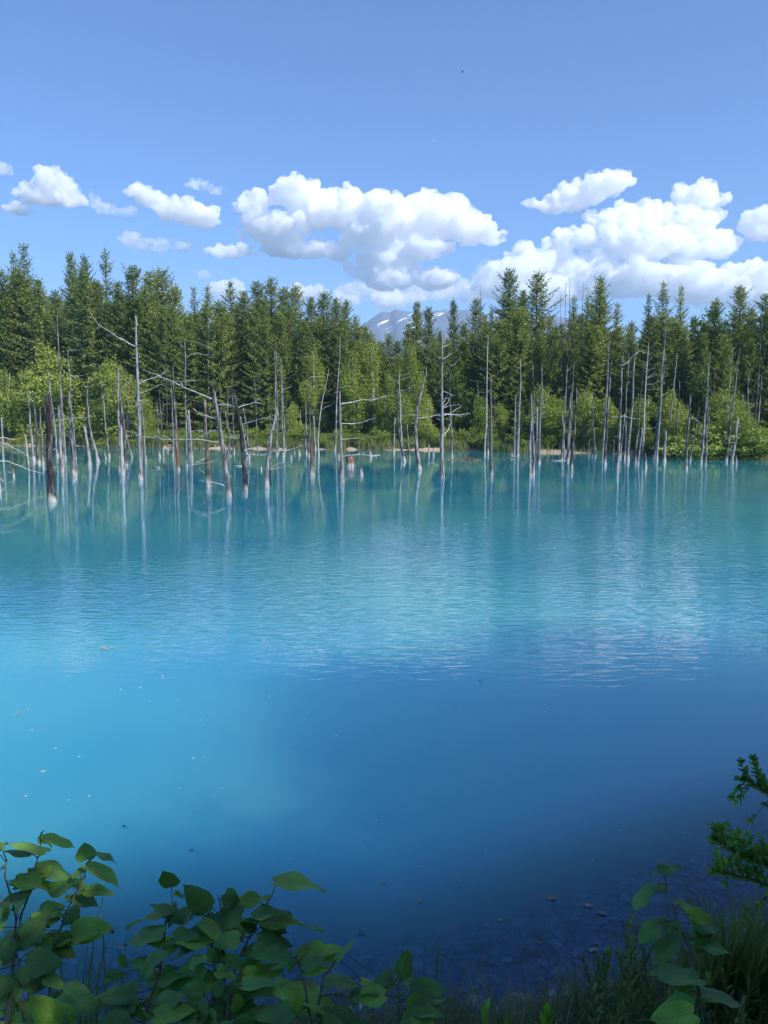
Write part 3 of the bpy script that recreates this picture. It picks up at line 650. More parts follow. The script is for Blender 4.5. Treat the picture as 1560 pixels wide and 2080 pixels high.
T(1, 552, 1636, 500, 830, 12, 'd', None, [[(503, 885), (550, 878)], [(503, 832), (560, 826), (610, 828)]])
T(1, 655, 1672, 617, 1395, 24)
T(1, 713, 1642, 640, 1045, 19, bend=-.05)
T(1, 770, 1620, 765, 1585, 12, 'p')
T(1, 795, 1612, 728, 1042, 15, 'd')
T(1, 870, 1702, 850, 970, 18)
T(1, 893, 1745, 884, 1400, 24, 'p')
T(1, 922, 1672, 876, 1200, 17)
T(1, 958, 1607, 860, 905, 13, bend=-.03)
T(1, 1028, 1776, 990, 615, 29, 'd', 'tall bare trunk with a long white branch rising left from its top', [[(985, 805), (900, 755), (860, 735), (800, 690), (730, 650), (694, 614)], [(1000, 797), (1026, 790)], [(1018, 1078), (1060, 1050), (1120, 1030), (1180, 1008), (1215, 985)], [(1022, 1145), (1100, 1105), (1190, 1075)], [(1010, 1240), (990, 1225), (1005, 1195), (1050, 1188)]])
T(1, 1062, 1637, 1032, 1215, 13)
T(1, 1162, 1607, 1145, 1200, 13, 'd', None, [[(1150, 1310), (1180, 1270), (1195, 1225), (1185, 1200)]])
T(1, 1190, 1592, 1155, 1105, 11)
T(1, 1222, 1562, 1205, 742, 9)
T(1, 1263, 1602, 1240, 1010, 11, 'd', None, [[(1255, 1050), (1330, 1060), (1400, 1050)]])
T(1, 1283, 1667, 1257, 942, 12, 'd', None, [[(1262, 1240), (1275, 1215), (1270, 1195)]])
T(1, 1298, 1702, 1275, 1265, 20, 'r')
T(1, 1363, 1682, 1343, 755, 13, 'd', 'bare trunk with a small hooked white branch at its tip', [[(1343, 810), (1312, 795), (1322, 765), (1342, 758), (1300, 735)], [(1352, 880), (1390, 860), (1430, 852), (1500, 858), (1560, 866)], [(1345, 1050), (1400, 1048), (1450, 1052)], [(1350, 1200), (1370, 1190), (1420, 1195)]])
T(1, 1400, 1622, 1372, 1270, 15)
# --- left of centre
T(2, 20, 1610, 8, 1300, 12)
T(2, 38, 1622, 12, 1270, 14, 'd', None, [[(20, 1360), (33, 1352)], [(16, 1420), (80, 1415), (240, 1412)]])
T(2, 153, 1828, 124, 1212, 29, 'r', 'straight bare trunk with a reddish foot, left of the leaning pair', [[(140, 1610), (60, 1650), (-20, 1678)], [(160, 1570), (185, 1540), (208, 1520)], [(130, 1738), (100, 1700), (88, 1685)]])
T(2, 163, 1450, 148, 520, 12, 'p', 'very tall pale pole with paired branches near its top', [[(150, 795), (175, 775), (212, 762)], [(148, 800), (90, 780), (20, 762)], [(150, 850), (200, 846)], [(150, 945), (178, 920)]])
T(2, 302, 1898, 200, 1155, 30, 'd', 'leaning grey trunk with long white branches reaching left, nearest of the leaning pair', [[(194, 1197), (120, 1155), (0, 1105), (-60, 1078), (-180, 1025), (-260, 995), (-322, 972)], [(225, 1337), (150, 1312), (80, 1290), (38, 1255)], [(215, 1230), (280, 1228), (340, 1238)], [(250, 1507), (150, 1488), (20, 1482), (-120, 1480), (-260, 1470), (-400, 1458), (-465, 1450)], [(235, 1410), (160, 1420), (95, 1455), (60, 1475)], [(262, 1617), (180, 1640), (90, 1650), (0, 1690)], [(285, 1822), (200, 1795), (85, 1777)], [(300, 1755), (325, 1740)]], bend=.02)
T(2, 422, 1860, 355, 1165, 29, 'k', 'leaning trunk dark at its foot, right one of the leaning pair', [[(370, 1250), (430, 1225), (500, 1207), (545, 1222)], [(382, 1375), (430, 1360), (500, 1350), (580, 1318), (640, 1300)], [(388, 1482), (420, 1460), (438, 1410)], [(368, 1472), (310, 1460), (255, 1458)], [(352, 1240), (320, 1228), (240, 1230)], [(432, 1565), (480, 1548), (545, 1525)], [(425, 1735), (462, 1710)]], bend=.02)
T(2, 257, 1505, 240, 1075, 12)
T(2, 303, 1600, 296, 1078, 12)
T(2, 318, 1602, 277, 1270, 11)
T(2, 345, 1582, 320, 990, 11)
T(2, 440, 1602, 388, 1310, 12)
T(2, 452, 1625, 408, 1250, 13, bend=.02)
T(2, 515, 1500, 490, 1040, 10, 'p', None, [[(492, 1058), (535, 1038)], [(495, 1120), (548, 1098)]])
T(2, 515, 1552, 514, 1520, 11, 'p')
T(2, 540, 1702, 538, 1682, 12, 'p')
T(2, 578, 1838, 650, 1270, 27, 'd', 'forked leaning trunk standing on two feet with a pale split top', [[(640, 1700), (700, 1675), (750, 1664)], [(640, 1690), (680, 1650), (715, 1635)], [(590, 1575), (520, 1590), (420, 1592)], [(640, 1570), (720, 1560), (850, 1520)]], bend=-.03, sub=(612, 1806, 600, 1560, 20, 592, 1490))
T(2, 610, 1500, 590, 1150, 11)
T(2, 655, 1592, 633, 800, 12, 'p')
T(2, 668, 1560, 640, 740, 10, 'd', None, [[(645, 960), (660, 930), (668, 918)]])
T(2, 700, 1592, 684, 890, 14, 'p', None, [[(690, 1118), (735, 1102), (765, 1090)]])
T(2, 715, 1562, 694, 1022, 11)
T(2, 702, 1612, 700, 1582, 13, 'p')
T(2, 758, 1622, 757, 1598, 14, 'k')
T(2, 783, 1582, 783, 1562, 11, 'p')
T(2, 817, 1592, 815, 1562, 16, 'p', 'stubby pale post with a pointed top near the far margin')
T(2, 825, 1412, 826, 1262, 7, 'p')
T(2, 868, 1582, 860, 1190, 13)
T(2, 890, 1605, 892, 1025, 14, 'd', None, [[(894, 1027), (940, 1022), (985, 1022)], [(890, 1080), (830, 1062)], [(888, 1320), (905, 1285)]])
T(2, 910, 1743, 906, 1500, 27, 'r', 'short thick stump post with a rusty foot and a pointed top')
T(2, 933, 1552, 922, 1310, 12)
T(2, 952, 1602, 1030, 968, 13, 'p', 'pale pole leaning right with a small twig at its tip', [[(1026, 1012), (1050, 1002)], [(1000, 1255), (1040, 1235), (1060, 1225)]], bend=-.03)
T(2, 1078, 1562, 1115, 735, 13, 'p', 'tall whitish pole leaning right at the shore behind the trunk with side branches', [[(1108, 1000), (1135, 982)], [(1098, 1105), (1160, 1095)]])
T(2, 1105, 1608, 1105, 1560, 14, 'd')
T(2, 1130, 1787, 1112, 1150, 27, 'r', 'straight bare trunk with four long side branches pointing right', [[(1125, 1222), (1180, 1205), (1260, 1195), (1340, 1192), (1430, 1172), (1500, 1160)], [(1135, 1370), (1190, 1362), (1280, 1355), (1320, 1335), (1366, 1326)], [(1140, 1477), (1200, 1468), (1260, 1472), (1300, 1482)], [(1140, 1608), (1190, 1592), (1280, 1592), (1400, 1597)], [(1280, 1592), (1286, 1578)]])
T(2, 1355, 1537, 1338, 1070, 12, 'p', None, [[(1342, 1090), (1360, 1072), (1378, 1064)], [(1350, 1410), (1370, 1395)]])
T(2, 1337, 1606, 1336, 1580, 17, 'p')
T(2, 1268, 1738, 1268, 1698, 20, 'k', 'small grey stub right of the big brown stump')
# --- centre
T(3, 145, 1577, 150, 1318, 12)
T(3, 198, 1562, 185, 970, 13, 'p', 'pale trunk with comb like twigs left of the curved trunk', [[(188, 1010), (240, 1000), (272, 992)], [(190, 1045), (260, 1020)], [(190, 1075), (150, 1050), (105, 1022)], [(190, 1130), (235, 1120)], [(192, 1215), (240, 1190)]])
T(3, 222, 1642, 170, 1095, 17, bend=-.04)
T(3, 258, 1642, 240, 1370, 12)
T(3, 330, 1702, 380, 985, 26, 'd', 'curved bare trunk leaning right with one branch each side', [[(365, 1312), (310, 1302), (232, 1302)], [(385, 1327), (430, 1308), (500, 1300)], [(360, 1290), (358, 1262)]], bend=-.07)
T(3, 398, 1592, 398, 1520, 12)
T(3, 432, 1597, 430, 1548, 13)
T(3, 503, 1755, 490, 745, 25, 'd', 'tall bare trunk bristling with curved white branches on its right', [[(495, 895), (530, 878), (578, 848)], [(492, 810), (530, 795), (560, 780)], [(515, 1258), (540, 1235), (570, 1230), (640, 1228)], [(520, 1300), (560, 1290), (600, 1262), (640, 1238)], [(520, 1320), (545, 1290), (590, 1270), (625, 1250)], [(510, 1250), (535, 1215), (550, 1190)], [(515, 1302), (470, 1298), (400, 1310)], [(515, 1300), (600, 1298), (700, 1290)], [(522, 1465), (540, 1410), (560, 1355), (545, 1300)], [(495, 1125), (545, 1150), (600, 1160)], [(500, 1240), (520, 1180), (555, 1185)], [(495, 1680), (450, 1672), (400, 1652)], [(490, 900), (455, 870)]])
T(3, 568, 1610, 553, 908, 14, 'd', 'bare trunk with one curved branch rising right near its tip', [[(560, 945), (590, 925), (615, 900), (630, 865)], [(560, 1300), (620, 1310), (680, 1302)]])
T(3, 765, 1532, 758, 1060, 11, 'p', None, [[(762, 1135), (800, 1140)], [(760, 1250), (800, 1255)], [(760, 1370), (720, 1380)]])
T(3, 805, 1592, 828, 720, 13, 'p', 'very tall thin pale pole right of the branchy trunk', [[(818, 970), (780, 965)], [(815, 1140), (770, 1130)], [(812, 1250), (760, 1245)]])
T(3, 830, 1587, 818, 1300, 12)
T(3, 853, 1747, 850, 1035, 20, 'k', 'dark straight bare trunk standing alone between the branchy one and the tight cluster')
T(3, 890, 1532, 879, 1155, 10)
T(3, 905, 1522, 935, 1250, 9)
T(3, 1000, 1607, 1001, 1575, 14, 'r')
T(3, 1018, 1607, 1030, 1175, 15)
T(3, 1045, 1602, 1064, 918, 18, 'd', None, [[(1052, 1340), (1010, 1335)]])
T(3, 1135, 1747, 1148, 1170, 19, 'd', 'leftmost trunk of the tight cluster right of centre', [])
T(3, 1160, 1742, 1159, 945, 18, 'd')
T(3, 1188, 1642, 1185, 1255, 15)
T(3, 1200, 1652, 1223, 962, 21, 'k', None, [[(1205, 1320), (1225, 1285), (1240, 1270)], [(1205, 1555), (1180, 1540)]])
T(3, 1210, 1532, 1267, 1065, 14)
# --- right
T(3, 1365, 1632, 1408, 905, 16, 'd', None, [[(1407, 985), (1425, 965), (1434, 945)]])
T(3, 1385, 1602, 1372, 1300, 12)
T(3, 1408, 1637, 1432, 1150, 17)
T(4, 60, 1602, 89, 908, 14)
T(4, 78, 1712, 108, 1122, 19, 'd', 'straight trunk whose foot stands nearest among those over the sandy strip', [])
T(4, 165, 1560, 178, 1180, 11, 'p')
T(4, 200, 1592, 203, 1495, 10)
T(4, 228, 1607, 233, 1190, 14)
T(4, 245, 1612, 240, 1400, 11)
T(4, 300, 1642, 356, 765, 15, 'd')
T(4, 316, 1667, 366, 910, 19)
T(4, 380, 1592, 385, 1488, 11)
T(4, 408, 1723, 444, 898, 20, 'd', 'bare trunk with a drooping branch each side at mid height and one at its tip', [[(446, 945), (490, 915), (525, 865)], [(410, 1320), (380, 1318), (345, 1306)], [(415, 1320), (450, 1310), (500, 1322), (580, 1334)]])
T(4, 430, 1612, 462, 1290, 12)
T(4, 462, 1622, 497, 790, 12, 'd', None, [])
T(4, 486, 1637, 540, 850, 20, 'd', None, [[(530, 860), (570, 830), (640, 860)]])
T(4, 540, 1652, 600, 925, 15)
T(4, 556, 1662, 590, 1395, 15)
T(4, 590, 1602, 638, 765, 14, 'p', 'pale trunk with comb like branches rising right', [[(635, 1035), (690, 1015), (738, 985)], [(634, 1030), (660, 1010), (685, 992)], [(632, 1080), (680, 1072), (735, 1048)], [(640, 915), (655, 890), (658, 870)], [(642, 862), (665, 842)], [(640, 810), (600, 795), (580, 790)], [(642, 815), (670, 800), (692, 785)], [(630, 1115), (680, 1118), (720, 1100)], [(620, 1215), (665, 1200)], [(612, 1400), (690, 1395), (760, 1412)], [(640, 980), (665, 962), (690, 958)]])
T(4, 612, 1692, 614, 1600, 20, 'k', 'dark broken post short as a man before the comb branched trunk')
T(4, 682, 1622, 752, 875, 24, 'd', 'thick bare trunk leaning right, thickest in the right half')
T(4, 697, 1632, 764, 560, 16, 'd', 'tallest bare pole of the right half, behind the thick leaning one', [[(760, 900), (772, 893)]])
T(4, 748, 1647, 762, 1428, 20)
T(4, 775, 1500, 838, 855, 13)
T(4, 800, 1605, 800, 1585, 11, 'k')
T(4, 845, 1612, 862, 1058, 15)
T(4, 902, 1697, 935, 1178, 19, 'd', 'bare trunk joined by an arched white branch on its right', [[(918, 1340), (940, 1325), (965, 1325), (990, 1345), (1012, 1362)]])
T(4, 938, 1637, 1005, 1248, 13)
T(4, 1018, 1652, 1085, 845, 17, 'd', None, [[(1065, 1012), (1080, 1002)]])
T(4, 1050, 1662, 1073, 1095, 16)
T(4, 1062, 1602, 1082, 1200, 13)
T(4, 1075, 1612, 1122, 958, 15)
T(4, 1155, 1592, 1168, 1280, 12)
T(4, 1172, 1500, 1246, 830, 11)
T(4, 1196, 1642, 1270, 1000, 18)
T(4, 1215, 1560, 1300, 768, 14, 'd', 'tall bare pole leaning right over the right shore bushes')
T(4, 1242, 1652, 1290, 1330, 17)
T(4, 1265, 1602, 1318, 1160, 16)
T(4, 1275, 1662, 1274, 1610, 15, 'k')
T(4, 1315, 1622, 1326, 1400, 13)
T(4, 1338, 1622, 1376, 965, 15)
T(4, 1365, 1602, 1353, 1025, 11)
T(4, 1388, 1607, 1471, 560, 15, 'd', 'very tall bare pole near the right edge of the photo')
T(4, 1372, 1560, 1400, 1100, 11)
T(4, 1415, 1612, 1462, 1020, 14)
# --- bare trees inside the forest
T(4, 5, 1060, 5, 400, 9, 'd', 'bare dead tree sticking up above the forest, leftmost of four right of centre', [[(5, 450), (-15, 400), (-25, 390)], [(5, 450), (25, 405), (35, 380)]])
T(4, 22, 1070, 40, 330, 8, 'r', 'bare dead tree sticking up above the forest, second of four right of centre')
T(4, 45, 1080, 62, 310, 8, 'd', 'bare dead tree sticking up above the forest, third of four right of centre')
T(4, 120, 900, 155, 340, 7, 'd', 'bare dead tree sticking up above the forest, rightmost of four', [[(152, 420), (130, 360)], [(152, 420), (175, 355)]])
T(3, 765, 940, 779, 355, 8, 'd', 'single bare dead pole sticking up beside the spruces before the mountain')

drg = random.Random(77)
SM = {'d': 'dead', 'k': 'dead_dark', 'p': 'dead_pale', 'r': 'dead_red'}
SW = {'d': 'grey', 'k': 'dark', 'p': 'pale', 'r': 'rusty footed'}
LAND = [(107, 'thick dark jagged trunk'), (285, 'tall trunk with the long top branch'), (463, 'leaning pair'), (545, 'forked trunk'), (695, 'trunk with four side branches'), (855, 'curved trunk'), (902, 'branchy tall trunk'), (998, 'dark lone trunk'), (1078, 'tight cluster'), (1254, 'trunk with mid height drooping branches'), (1332, 'thick leaning trunk'), (1392, 'trunk with the arched branch')]
items = []
for d in DT:
    bx, by = PX(d[0], d[1], d[2]); items.append((bx, by, d))
items.sort(key=lambda t: t[0])
run = {}
for bx, by, (c, X0, Y0, X1, Y1, w, st, lab, brs, bend, sub) in items:
    tx, ty = PX(c, X1, Y1)
    inforest = by < 860
    p0 = on_water(bx, by)
    ymax = far_y(p0.x) + 5
    if inforest: p0 = at(bx, 905, far_y((bx - 780) / FPX * 80) + 7)
    elif p0.y > far_y(p0.x) + 2 or by < 903:
        yy = min(p0.y, ymax); p0 = at(bx, by, yy)
    Y = p0.y; p1 = at(tx, ty, Y); sc_ = Y / FPX / 3.585
    gz = min(0, ground_z(p0.x, Y)) if Y < far_y(p0.x) else ground_z(p0.x, Y)
    base = Vector((p0.x, Y, 0 if not inforest else gz))
    rad = w * sc_ / 2 * (1.28 if w > 16 else 1.15); Ht = p1.z - base.z
    dirv = (p1 - base); dy = drg.uniform(-.03, .03) * Ht
    foot = base - dirv.normalized() * 0.55 / max(.3, dirv.normalized().z)
    if gz > 0.05 and not inforest: foot = Vector((p0.x, Y, gz - .3)); base = foot; dirv = p1 - base; Ht = p1.z - base.z
    nseg = max(4, min(26, int(Ht / .35)))
    def axis_pt(t):
        q = base + dirv * t
        q.x += bend * Ht * math.sin(math.pi * t) + (0.018 * min(Ht, 6)) * mnoise.noise(Vector((bx, t * 3.0, 1)))
        q.y += dy * t + 0.02 * mnoise.noise(Vector((bx, t * 3.0, 9)))
        return q
    tb = Tubes(); short = Ht < 1.6
    ts = [i / nseg for i in range(nseg + 1)]
    tp = .32 if Ht > 4 else .6
    rs = [rad * ((1.22 - 0.3 * min(1, t * Ht / .5)) if t * Ht < .5 else .95) * (1 - (1 - tp) * t) * (1 + .12 * mnoise.noise(Vector((bx, t * Ht * 2, 4)))) for t in ts]
    if Ht > 5: rs[-1] *= .45; rs[-2] *= .8
    pts = [foot] + [axis_pt(t) for t in ts] if base is not foot else [axis_pt(t) for t in ts]
    rr = ([rs[0] * 1.05] if base is not foot else []) + rs
    tb.add(pts, rr, 9, True, .09, drg, jag=rad * (1.6 if Ht < 8 and w > 15 else .3))
    # splinters at the broken top
    if w > 17 or short:
        for _ in range(3):
            a = drg.uniform(0, 6.28); q = axis_pt(1.0) + Vector((math.cos(a), math.sin(a), 0)) * rs[-1] * .6
            tb.add([q - Vector((0, 0, rad * 2)), q, q + Vector((drg.uniform(-.3, .3) * rad, 0, rad * drg.uniform(.8, 2.8)))], [rad * .4, rad * .33, rad * .06], 4, False)
    # snapped stubs of old limbs
    for _ in range(int(Ht * (1.4 if w > 12 else .8))):
        t = drg.uniform(.12, .95); a = drg.uniform(0, 6.28); q = axis_pt(t); l = drg.uniform(.06, .24) + rad
        tb.add([q, q + Vector((math.cos(a) * l, math.sin(a) * l, l * drg.uniform(-.1, .6)))], [rad * .2 + .008, .008], 4, False)
    if sub:
        sx0, sy0, sx1, sy1, sw, sx2, sy2 = sub
        q0 = on_water(*PX(c, sx0, sy0)); Yq = (q0.y + Y) / 2; q0 = Vector((q0.x, q0.y, -.5)); q1 = at(*PX(c, sx1, sy1), Y)
        q2 = at(*PX(c, sx2, sy2), Y)
        tb.add([q0, q0.lerp(q1, .5), q1], [sw * sc_ / 2 * 1.1, sw * sc_ / 2, sw * sc_ / 2], 8, True, .08, drg)
        tb.add([at(*PX(c, 604, 1640), Y), at(*PX(c, 592, 1560), Y), q2], [sw * sc_ * .5, sw * sc_ * .45, sw * sc_ * .15], 7, True, .12, drg)
    mat = M[SM[st]]
    # label
    if not lab:
        hgt = 'stub' if short else ('low snag' if Ht < 3.2 else ('mid height bare trunk' if Ht < 6.5 else 'high bare trunk'))
        ln = 'leaning right' if (tx - bx) > 11 else ('leaning left' if (bx - tx) > 14 else 'upright')
        prevs = [l for l in LAND if l[0] < bx - .5]
        if prevs: k_ = prevs[-1]; key = (k_[1]); run[key] = run.get(key, 0) + 1; where = '%s after the %s' % (nth(run[key] - 1), k_[1])
        else: run['l'] = run.get('l', 0) + 1; where = '%s from the left frame edge' % nth(run['l'] - 1)
        lab = '%s %s %s, %s' % (SW[st], hgt.replace('mid height ', '').replace('high ', 'tall ') , ln, where)
    grp = 'dead trees standing along the far side of the pond'
    name = 'dead_tree' if not short else 'stump'
    if brs or len(brs):
        e = empty(name, (base.x, base.y, base.z)); tag(e, lab, 'dead tree', grp)
        def local(me_t):
            me_t.V = [(v[0] - base.x, v[1] - base.y, v[2] - base.z) for v in me_t.V]; return me_t
        link('trunk', local(tb).mesh('trunk', mat), e)
        for br in brs:
            pts = []; n_ = len(br); yoff = drg.uniform(-.25, .25)
            Lpx = sum(math.hypot(br[i + 1][0] - br[i][0], br[i + 1][1] - br[i][1]) for i in range(n_ - 1))
            for i, (x, y) in enumerate(br):
                q = at(*PX(c, x, y), Y + yoff * Lpx * sc_ * i / max(1, n_ - 1)); pts.append(q)
            # start on the trunk's axis
            tt = (pts[0].z - base.z) / max(.1, dirv.z)
            ap = axis_pt(min(1, max(0, tt)))
            if (ap - pts[0]).length < .8: pts[0] = ap
            # finer, slightly crooked polyline
            fine_ = []
            for i in range(len(pts) - 1):
                for k in range(4):
                    q = pts[i].lerp(pts[i + 1], k / 4)
                    q += Vector((0, mnoise.noise(q * 2.1) * .05, mnoise.noise(q * 1.7 + Vector((5, 0, 0))) * .07)) * (1 if (i or k) else 0)
                    fine_.append(q)
            fine_.append(pts[-1]); mm = len(fine_)
            r0 = max(.013, min(.038, rad * .2)) * (0.8 + .5 * min(1, Lpx / 400)); bt = Tubes()
            bt.add(fine_, [r0 * (1 - .78 * i / (mm - 1)) for i in range(mm)], 5)
            # side twigs
            for _ in range(int(Lpx / 70)):
                i = drg.randrange(mm // 3, mm - 1); dv = (fine_[min(mm - 1, i + 1)] - fine_[i - 1]).normalized()
                tw = Vector((dv.x * .6 + drg.uniform(-.5, .5), drg.uniform(-.8, .8), dv.z * .6 + drg.uniform(-.5, .6))) * drg.uniform(.15, .45)
                bt.add([fine_[i], fine_[i] + tw * .5 + Vector((0, 0, .03)), fine_[i] + tw], [r0 * .35, r0 * .28, .005], 4, False)
            link('branch', local(bt).mesh('branch', M['branch'] if st != 'x' else mat), e)
    else:
        o_ = link(name, tb.mesh(name, mat)); tag(o_, lab, 'dead tree' if not short else 'stump', grp)

# the long whitish boughs that reach in from a dead tree just outside the left of the frame
e = empty('dead_tree', on_water(-24, 985)); tag(e, 'white fallen boughs reaching over the water from the left frame edge', 'dead tree'); Yb = e.location.y
tb = Tubes(); q = e.location; tb.add([(0, 0, -.5), (-.05, 0, 1.2), (-.12, .05, 3.4)], [.14, .12, .07], 8, True, .08, drg); link('trunk', tb.mesh('trunk', M['dead']), e)
for br in ([(-60, 1470), (0, 1475), (40, 1470), (112, 1482)], [(-60, 1530), (0, 1505), (60, 1518), (120, 1550), (180, 1590), (240, 1625), (345, 1702)], [(-60, 1630), (0, 1636), (60, 1640), (130, 1662), (200, 1700), (310, 1728)], [(-60, 1800), (-20, 1770), (10, 1762), (30, 1790)]):
    pts = [at(*PX(1, x, y), Yb) - q for x, y in br]; mm = len(pts); bt = Tubes(); fine_ = []
    for i in range(mm - 1):
        for k in range(4):
            v = pts[i].lerp(pts[i + 1], k / 4); fine_.append(v + Vector((0, 0, mnoise.noise(v * 1.9) * .06)))
    fine_.append(pts[-1]); bt.add(fine_, [.03 * (1 - .75 * i / len(fine_)) for i in range(len(fine_))], 5); link('branch', bt.mesh('branch', M['branch']), e)

# big brown broken stump
p = on_water(*PX(2, 1190, 1676)); tb = Tubes(); s_ = p.y / FPX / 3.585
tb.add([(0, 0, -.5), (0, 0, .05), (0, 0, .3), (0, 0, .55)], [s_ * 40, s_ * 36, s_ * 31, s_ * 27], 16, True, .16, drg, jag=.16)
for _ in range(30):
    a = drg.uniform(0, 6.28); r_ = s_ * drg.uniform(8, 29); q = Vector((math.cos(a) * r_, math.sin(a) * r_, .38))
    tb.add([q, q + Vector((math.cos(a) * .06, 0, .2)), q + Vector((math.cos(a) * .13 + drg.uniform(-.05, .05), math.sin(a) * .1, drg.uniform(.25, .55)))], [.055, .035, .008], 4, False)
o_ = link('stump', tb.mesh('stump', M['dead_red']), None, p); tag(o_, 'big brown and white splintered stump right of the trunk with four side branches', 'stump')
# driftwood
def drift(c, pts_px, r, lab, name='driftwood', mat='branch', cat='driftwood'):
    pts = [on_water(*PX(c, x, y)) + Vector((0, 0, .012 + r * .3)) for x, y in pts_px]; bt = Tubes(); o0 = pts[0].copy()
    bt.add([q - o0 for q in pts], [r * (1 - .5 * i / len(pts)) for i in range(len(pts))], 6, True, .1, drg)
    tag(link(name, bt.mesh(name, M[mat]), None, o0), lab, cat)
drift(1, [(1116, 1683), (1140, 1690), (1165, 1690)], .07, 'short floating log right of the tall trunk with the long top branch', mat='dead_pale')
drift(3, [(1290, 1636), (1340, 1636), (1400, 1637)], .05, 'pale floating log left of the sandy strip trunks', mat='dead_pale')
drift(3, [(1085, 1633), (1120, 1636), (1150, 1640)], .04, 'floating stick at the foot of the tight trunk cluster')
drift(3, [(985, 1608), (1020, 1612), (1065, 1618)], .04, 'thin floating stick just left of the tight trunk cluster')
drift(3, [(-10, 1598), (20, 1596), (42, 1595)], .03, 'short pale stick afloat near the far margin in the middle')
drift(2, [(340, 1672), (380, 1676), (432, 1672)], .035, 'pale stick afloat between the leaning pair')
bt = Tubes(); q0 = at(*PX(3, 1000, 1532), 73); q1 = at(*PX(3, 1130, 1514), 73); bt.add([Vector(), (q1 - q0) * .5 + Vector((0, 0, .06)), q1 - q0], [.05, .045, .02], 6, True, .1, drg)
tag(link('driftwood', bt.mesh('driftwood', M['branch']), None, q0), 'white slanting log leaning on the margin left of the tight cluster', 'driftwood')
# a mat of reddish weed at the far margin
p = on_water(*PX(3, 690, 1632)); rg = np.random.default_rng(4); n_ = 160
P = np.stack([rg.normal(0, .75, n_), rg.normal(0, .35, n_), np.full(n_, .0)], 1); D = np.stack([rg.normal(0, .12, n_), rg.normal(0, .1, n_), rg.uniform(.05, .32, n_) * np.exp(-np.abs(P[:, 0]))], 1)
S = np.cross(D, rg.normal(size=(n_, 3))); S /= np.linalg.norm(S, axis=1)[:, None]; V_, F_ = kites(P, D, S * .022, 1.0)
m_, n__, o__ = newmat('rusty_weed'); pp = N(n__, 'ShaderNodeBsdfPrincipled', i_Roughness=.8); pp.inputs['Base Color'].default_value = (.26, .15, .05, 1); L(n__, pp.outputs[0], o__.inputs[0])
tag(link('weed_mat', mesh_np('weed_mat', V_, F_, [m_]), None, p), 'rusty brown tuft of floating weed right of the branchy tall trunk', 'weed', kind='stuff')
# brushwood lying on the left part of the bank
rg2 = random.Random(3); bt = Tubes(); 
for _ in range(150):
    px = rg2.uniform(120, 300); y = far_y((px - 780) / FPX * 88) + rg2.uniform(-.3, 2.4); x = (px - 780) / FPX * y; z = ground_z(x, y)
    a = rg2.uniform(0, 3.14); l = rg2.uniform(.5, 1.6); dv = Vector((math.cos(a) * l, math.sin(a) * l * .4, rg2.uniform(0, .5)))
    bt.add([Vector((x, y, z)), Vector((x, y, z)) + dv * .5 + Vector((0, 0, .08)), Vector((x, y, z)) + dv], [.03, .025, .01], 4, False)
tag(link('brushwood', bt.mesh('brushwood', M['dead'])), 'tangle of fallen twigs on the bank under the left willows', 'brushwood', kind='stuff')
# ------------------------------------------------------------------ near bank plants
def ydepth(px, py):
    return float(np.interp(py, [1550, 1700, 1850, 2080, 2300], [3.15, 3.0, 2.72, 2.3, 2.0]))
def leaf_mat(name, c, vein, trans, tcol):
    m, n, o = newmat(name)
    uv = N(n, 'ShaderNodeUVMap'); sx = N(n, 'ShaderNodeSeparateXYZ'); L(n, uv.outputs[0], sx.inputs[0]); oi = N(n, 'ShaderNodeObjectInfo'); geo = N(n, 'ShaderNodeNewGeometry')
    av = math_n(n, 'ABSOLUTE', math_n(n, 'SUBTRACT', sx.outputs[1], .5))
    mid = ramp(n, av, [(0.008, (1, 1, 1)), (0.03, (0, 0, 0))])
    lat = math_n(n, 'PINGPONG', math_n(n, 'SUBTRACT', math_n(n, 'MULTIPLY', sx.outputs[0], 7.0), math_n(n, 'MULTIPLY', av, 5.0)), .5)
    latf = ramp(n, lat, [(0.0, (.8, .8, .8)), (0.09, (0, 0, 0))])
    vf = math_n(n, 'MAXIMUM', mid, latf)
    nz = N(n, 'ShaderNodeTexNoise', i_Scale=18.0, i_Detail=4.0); L(n, geo.outputs['Position'], nz.inputs['Vector'])
    nl = N(n, 'ShaderNodeTexNoise', i_Scale=5.0, i_Detail=1.0); L(n, geo.outputs['Position'], nl.inputs['Vector'])
    base = mixc(n, ramp(n, nl.outputs[0], [(0.4, (0, 0, 0)), (0.62, (1, 1, 1))]), c, tuple(v * 1.7 for v in c))
    base = mixc(n, 1.0, base, math_n(n, 'ADD', nz.outputs[0], .5), 'MULTIPLY')
    spots = ramp(n, nz.outputs[0], [(0.70, (0, 0, 0)), (0.73, (1, 1, 1))])
    base = mixc(n, math_n(n, 'MULTIPLY', spots, .55), base, (0.16, 0.11, 0.04))
    cc = mixc(n, math_n(n, 'MULTIPLY', vf, .5), base, vein)
    p = N(n, 'ShaderNodeBsdfPrincipled', i_Roughness=.48); L(n, cc, p.inputs['Base Color']); p.inputs['Specular IOR Level'].default_value = .4
    b = N(n, 'ShaderNodeBump', i_Strength=.5, i_Distance=.004); L(n, math_n(n, 'ADD', math_n(n, 'MULTIPLY', vf, -1.0), nz.outputs[0]), b.inputs['Height']); L(n, b.outputs[0], p.inputs['Normal'])
    t = N(n, 'ShaderNodeBsdfTranslucent'); L(n, mixc(n, .6, cc, tcol), t.inputs[0])
    mx = N(n, 'ShaderNodeMixShader'); mx.inputs[0].default_value = trans; L(n, p.outputs[0], mx.inputs[1]); L(n, t.outputs[0], mx.inputs[2]); L(n, mx.outputs[0], o.inputs[0])
    return m
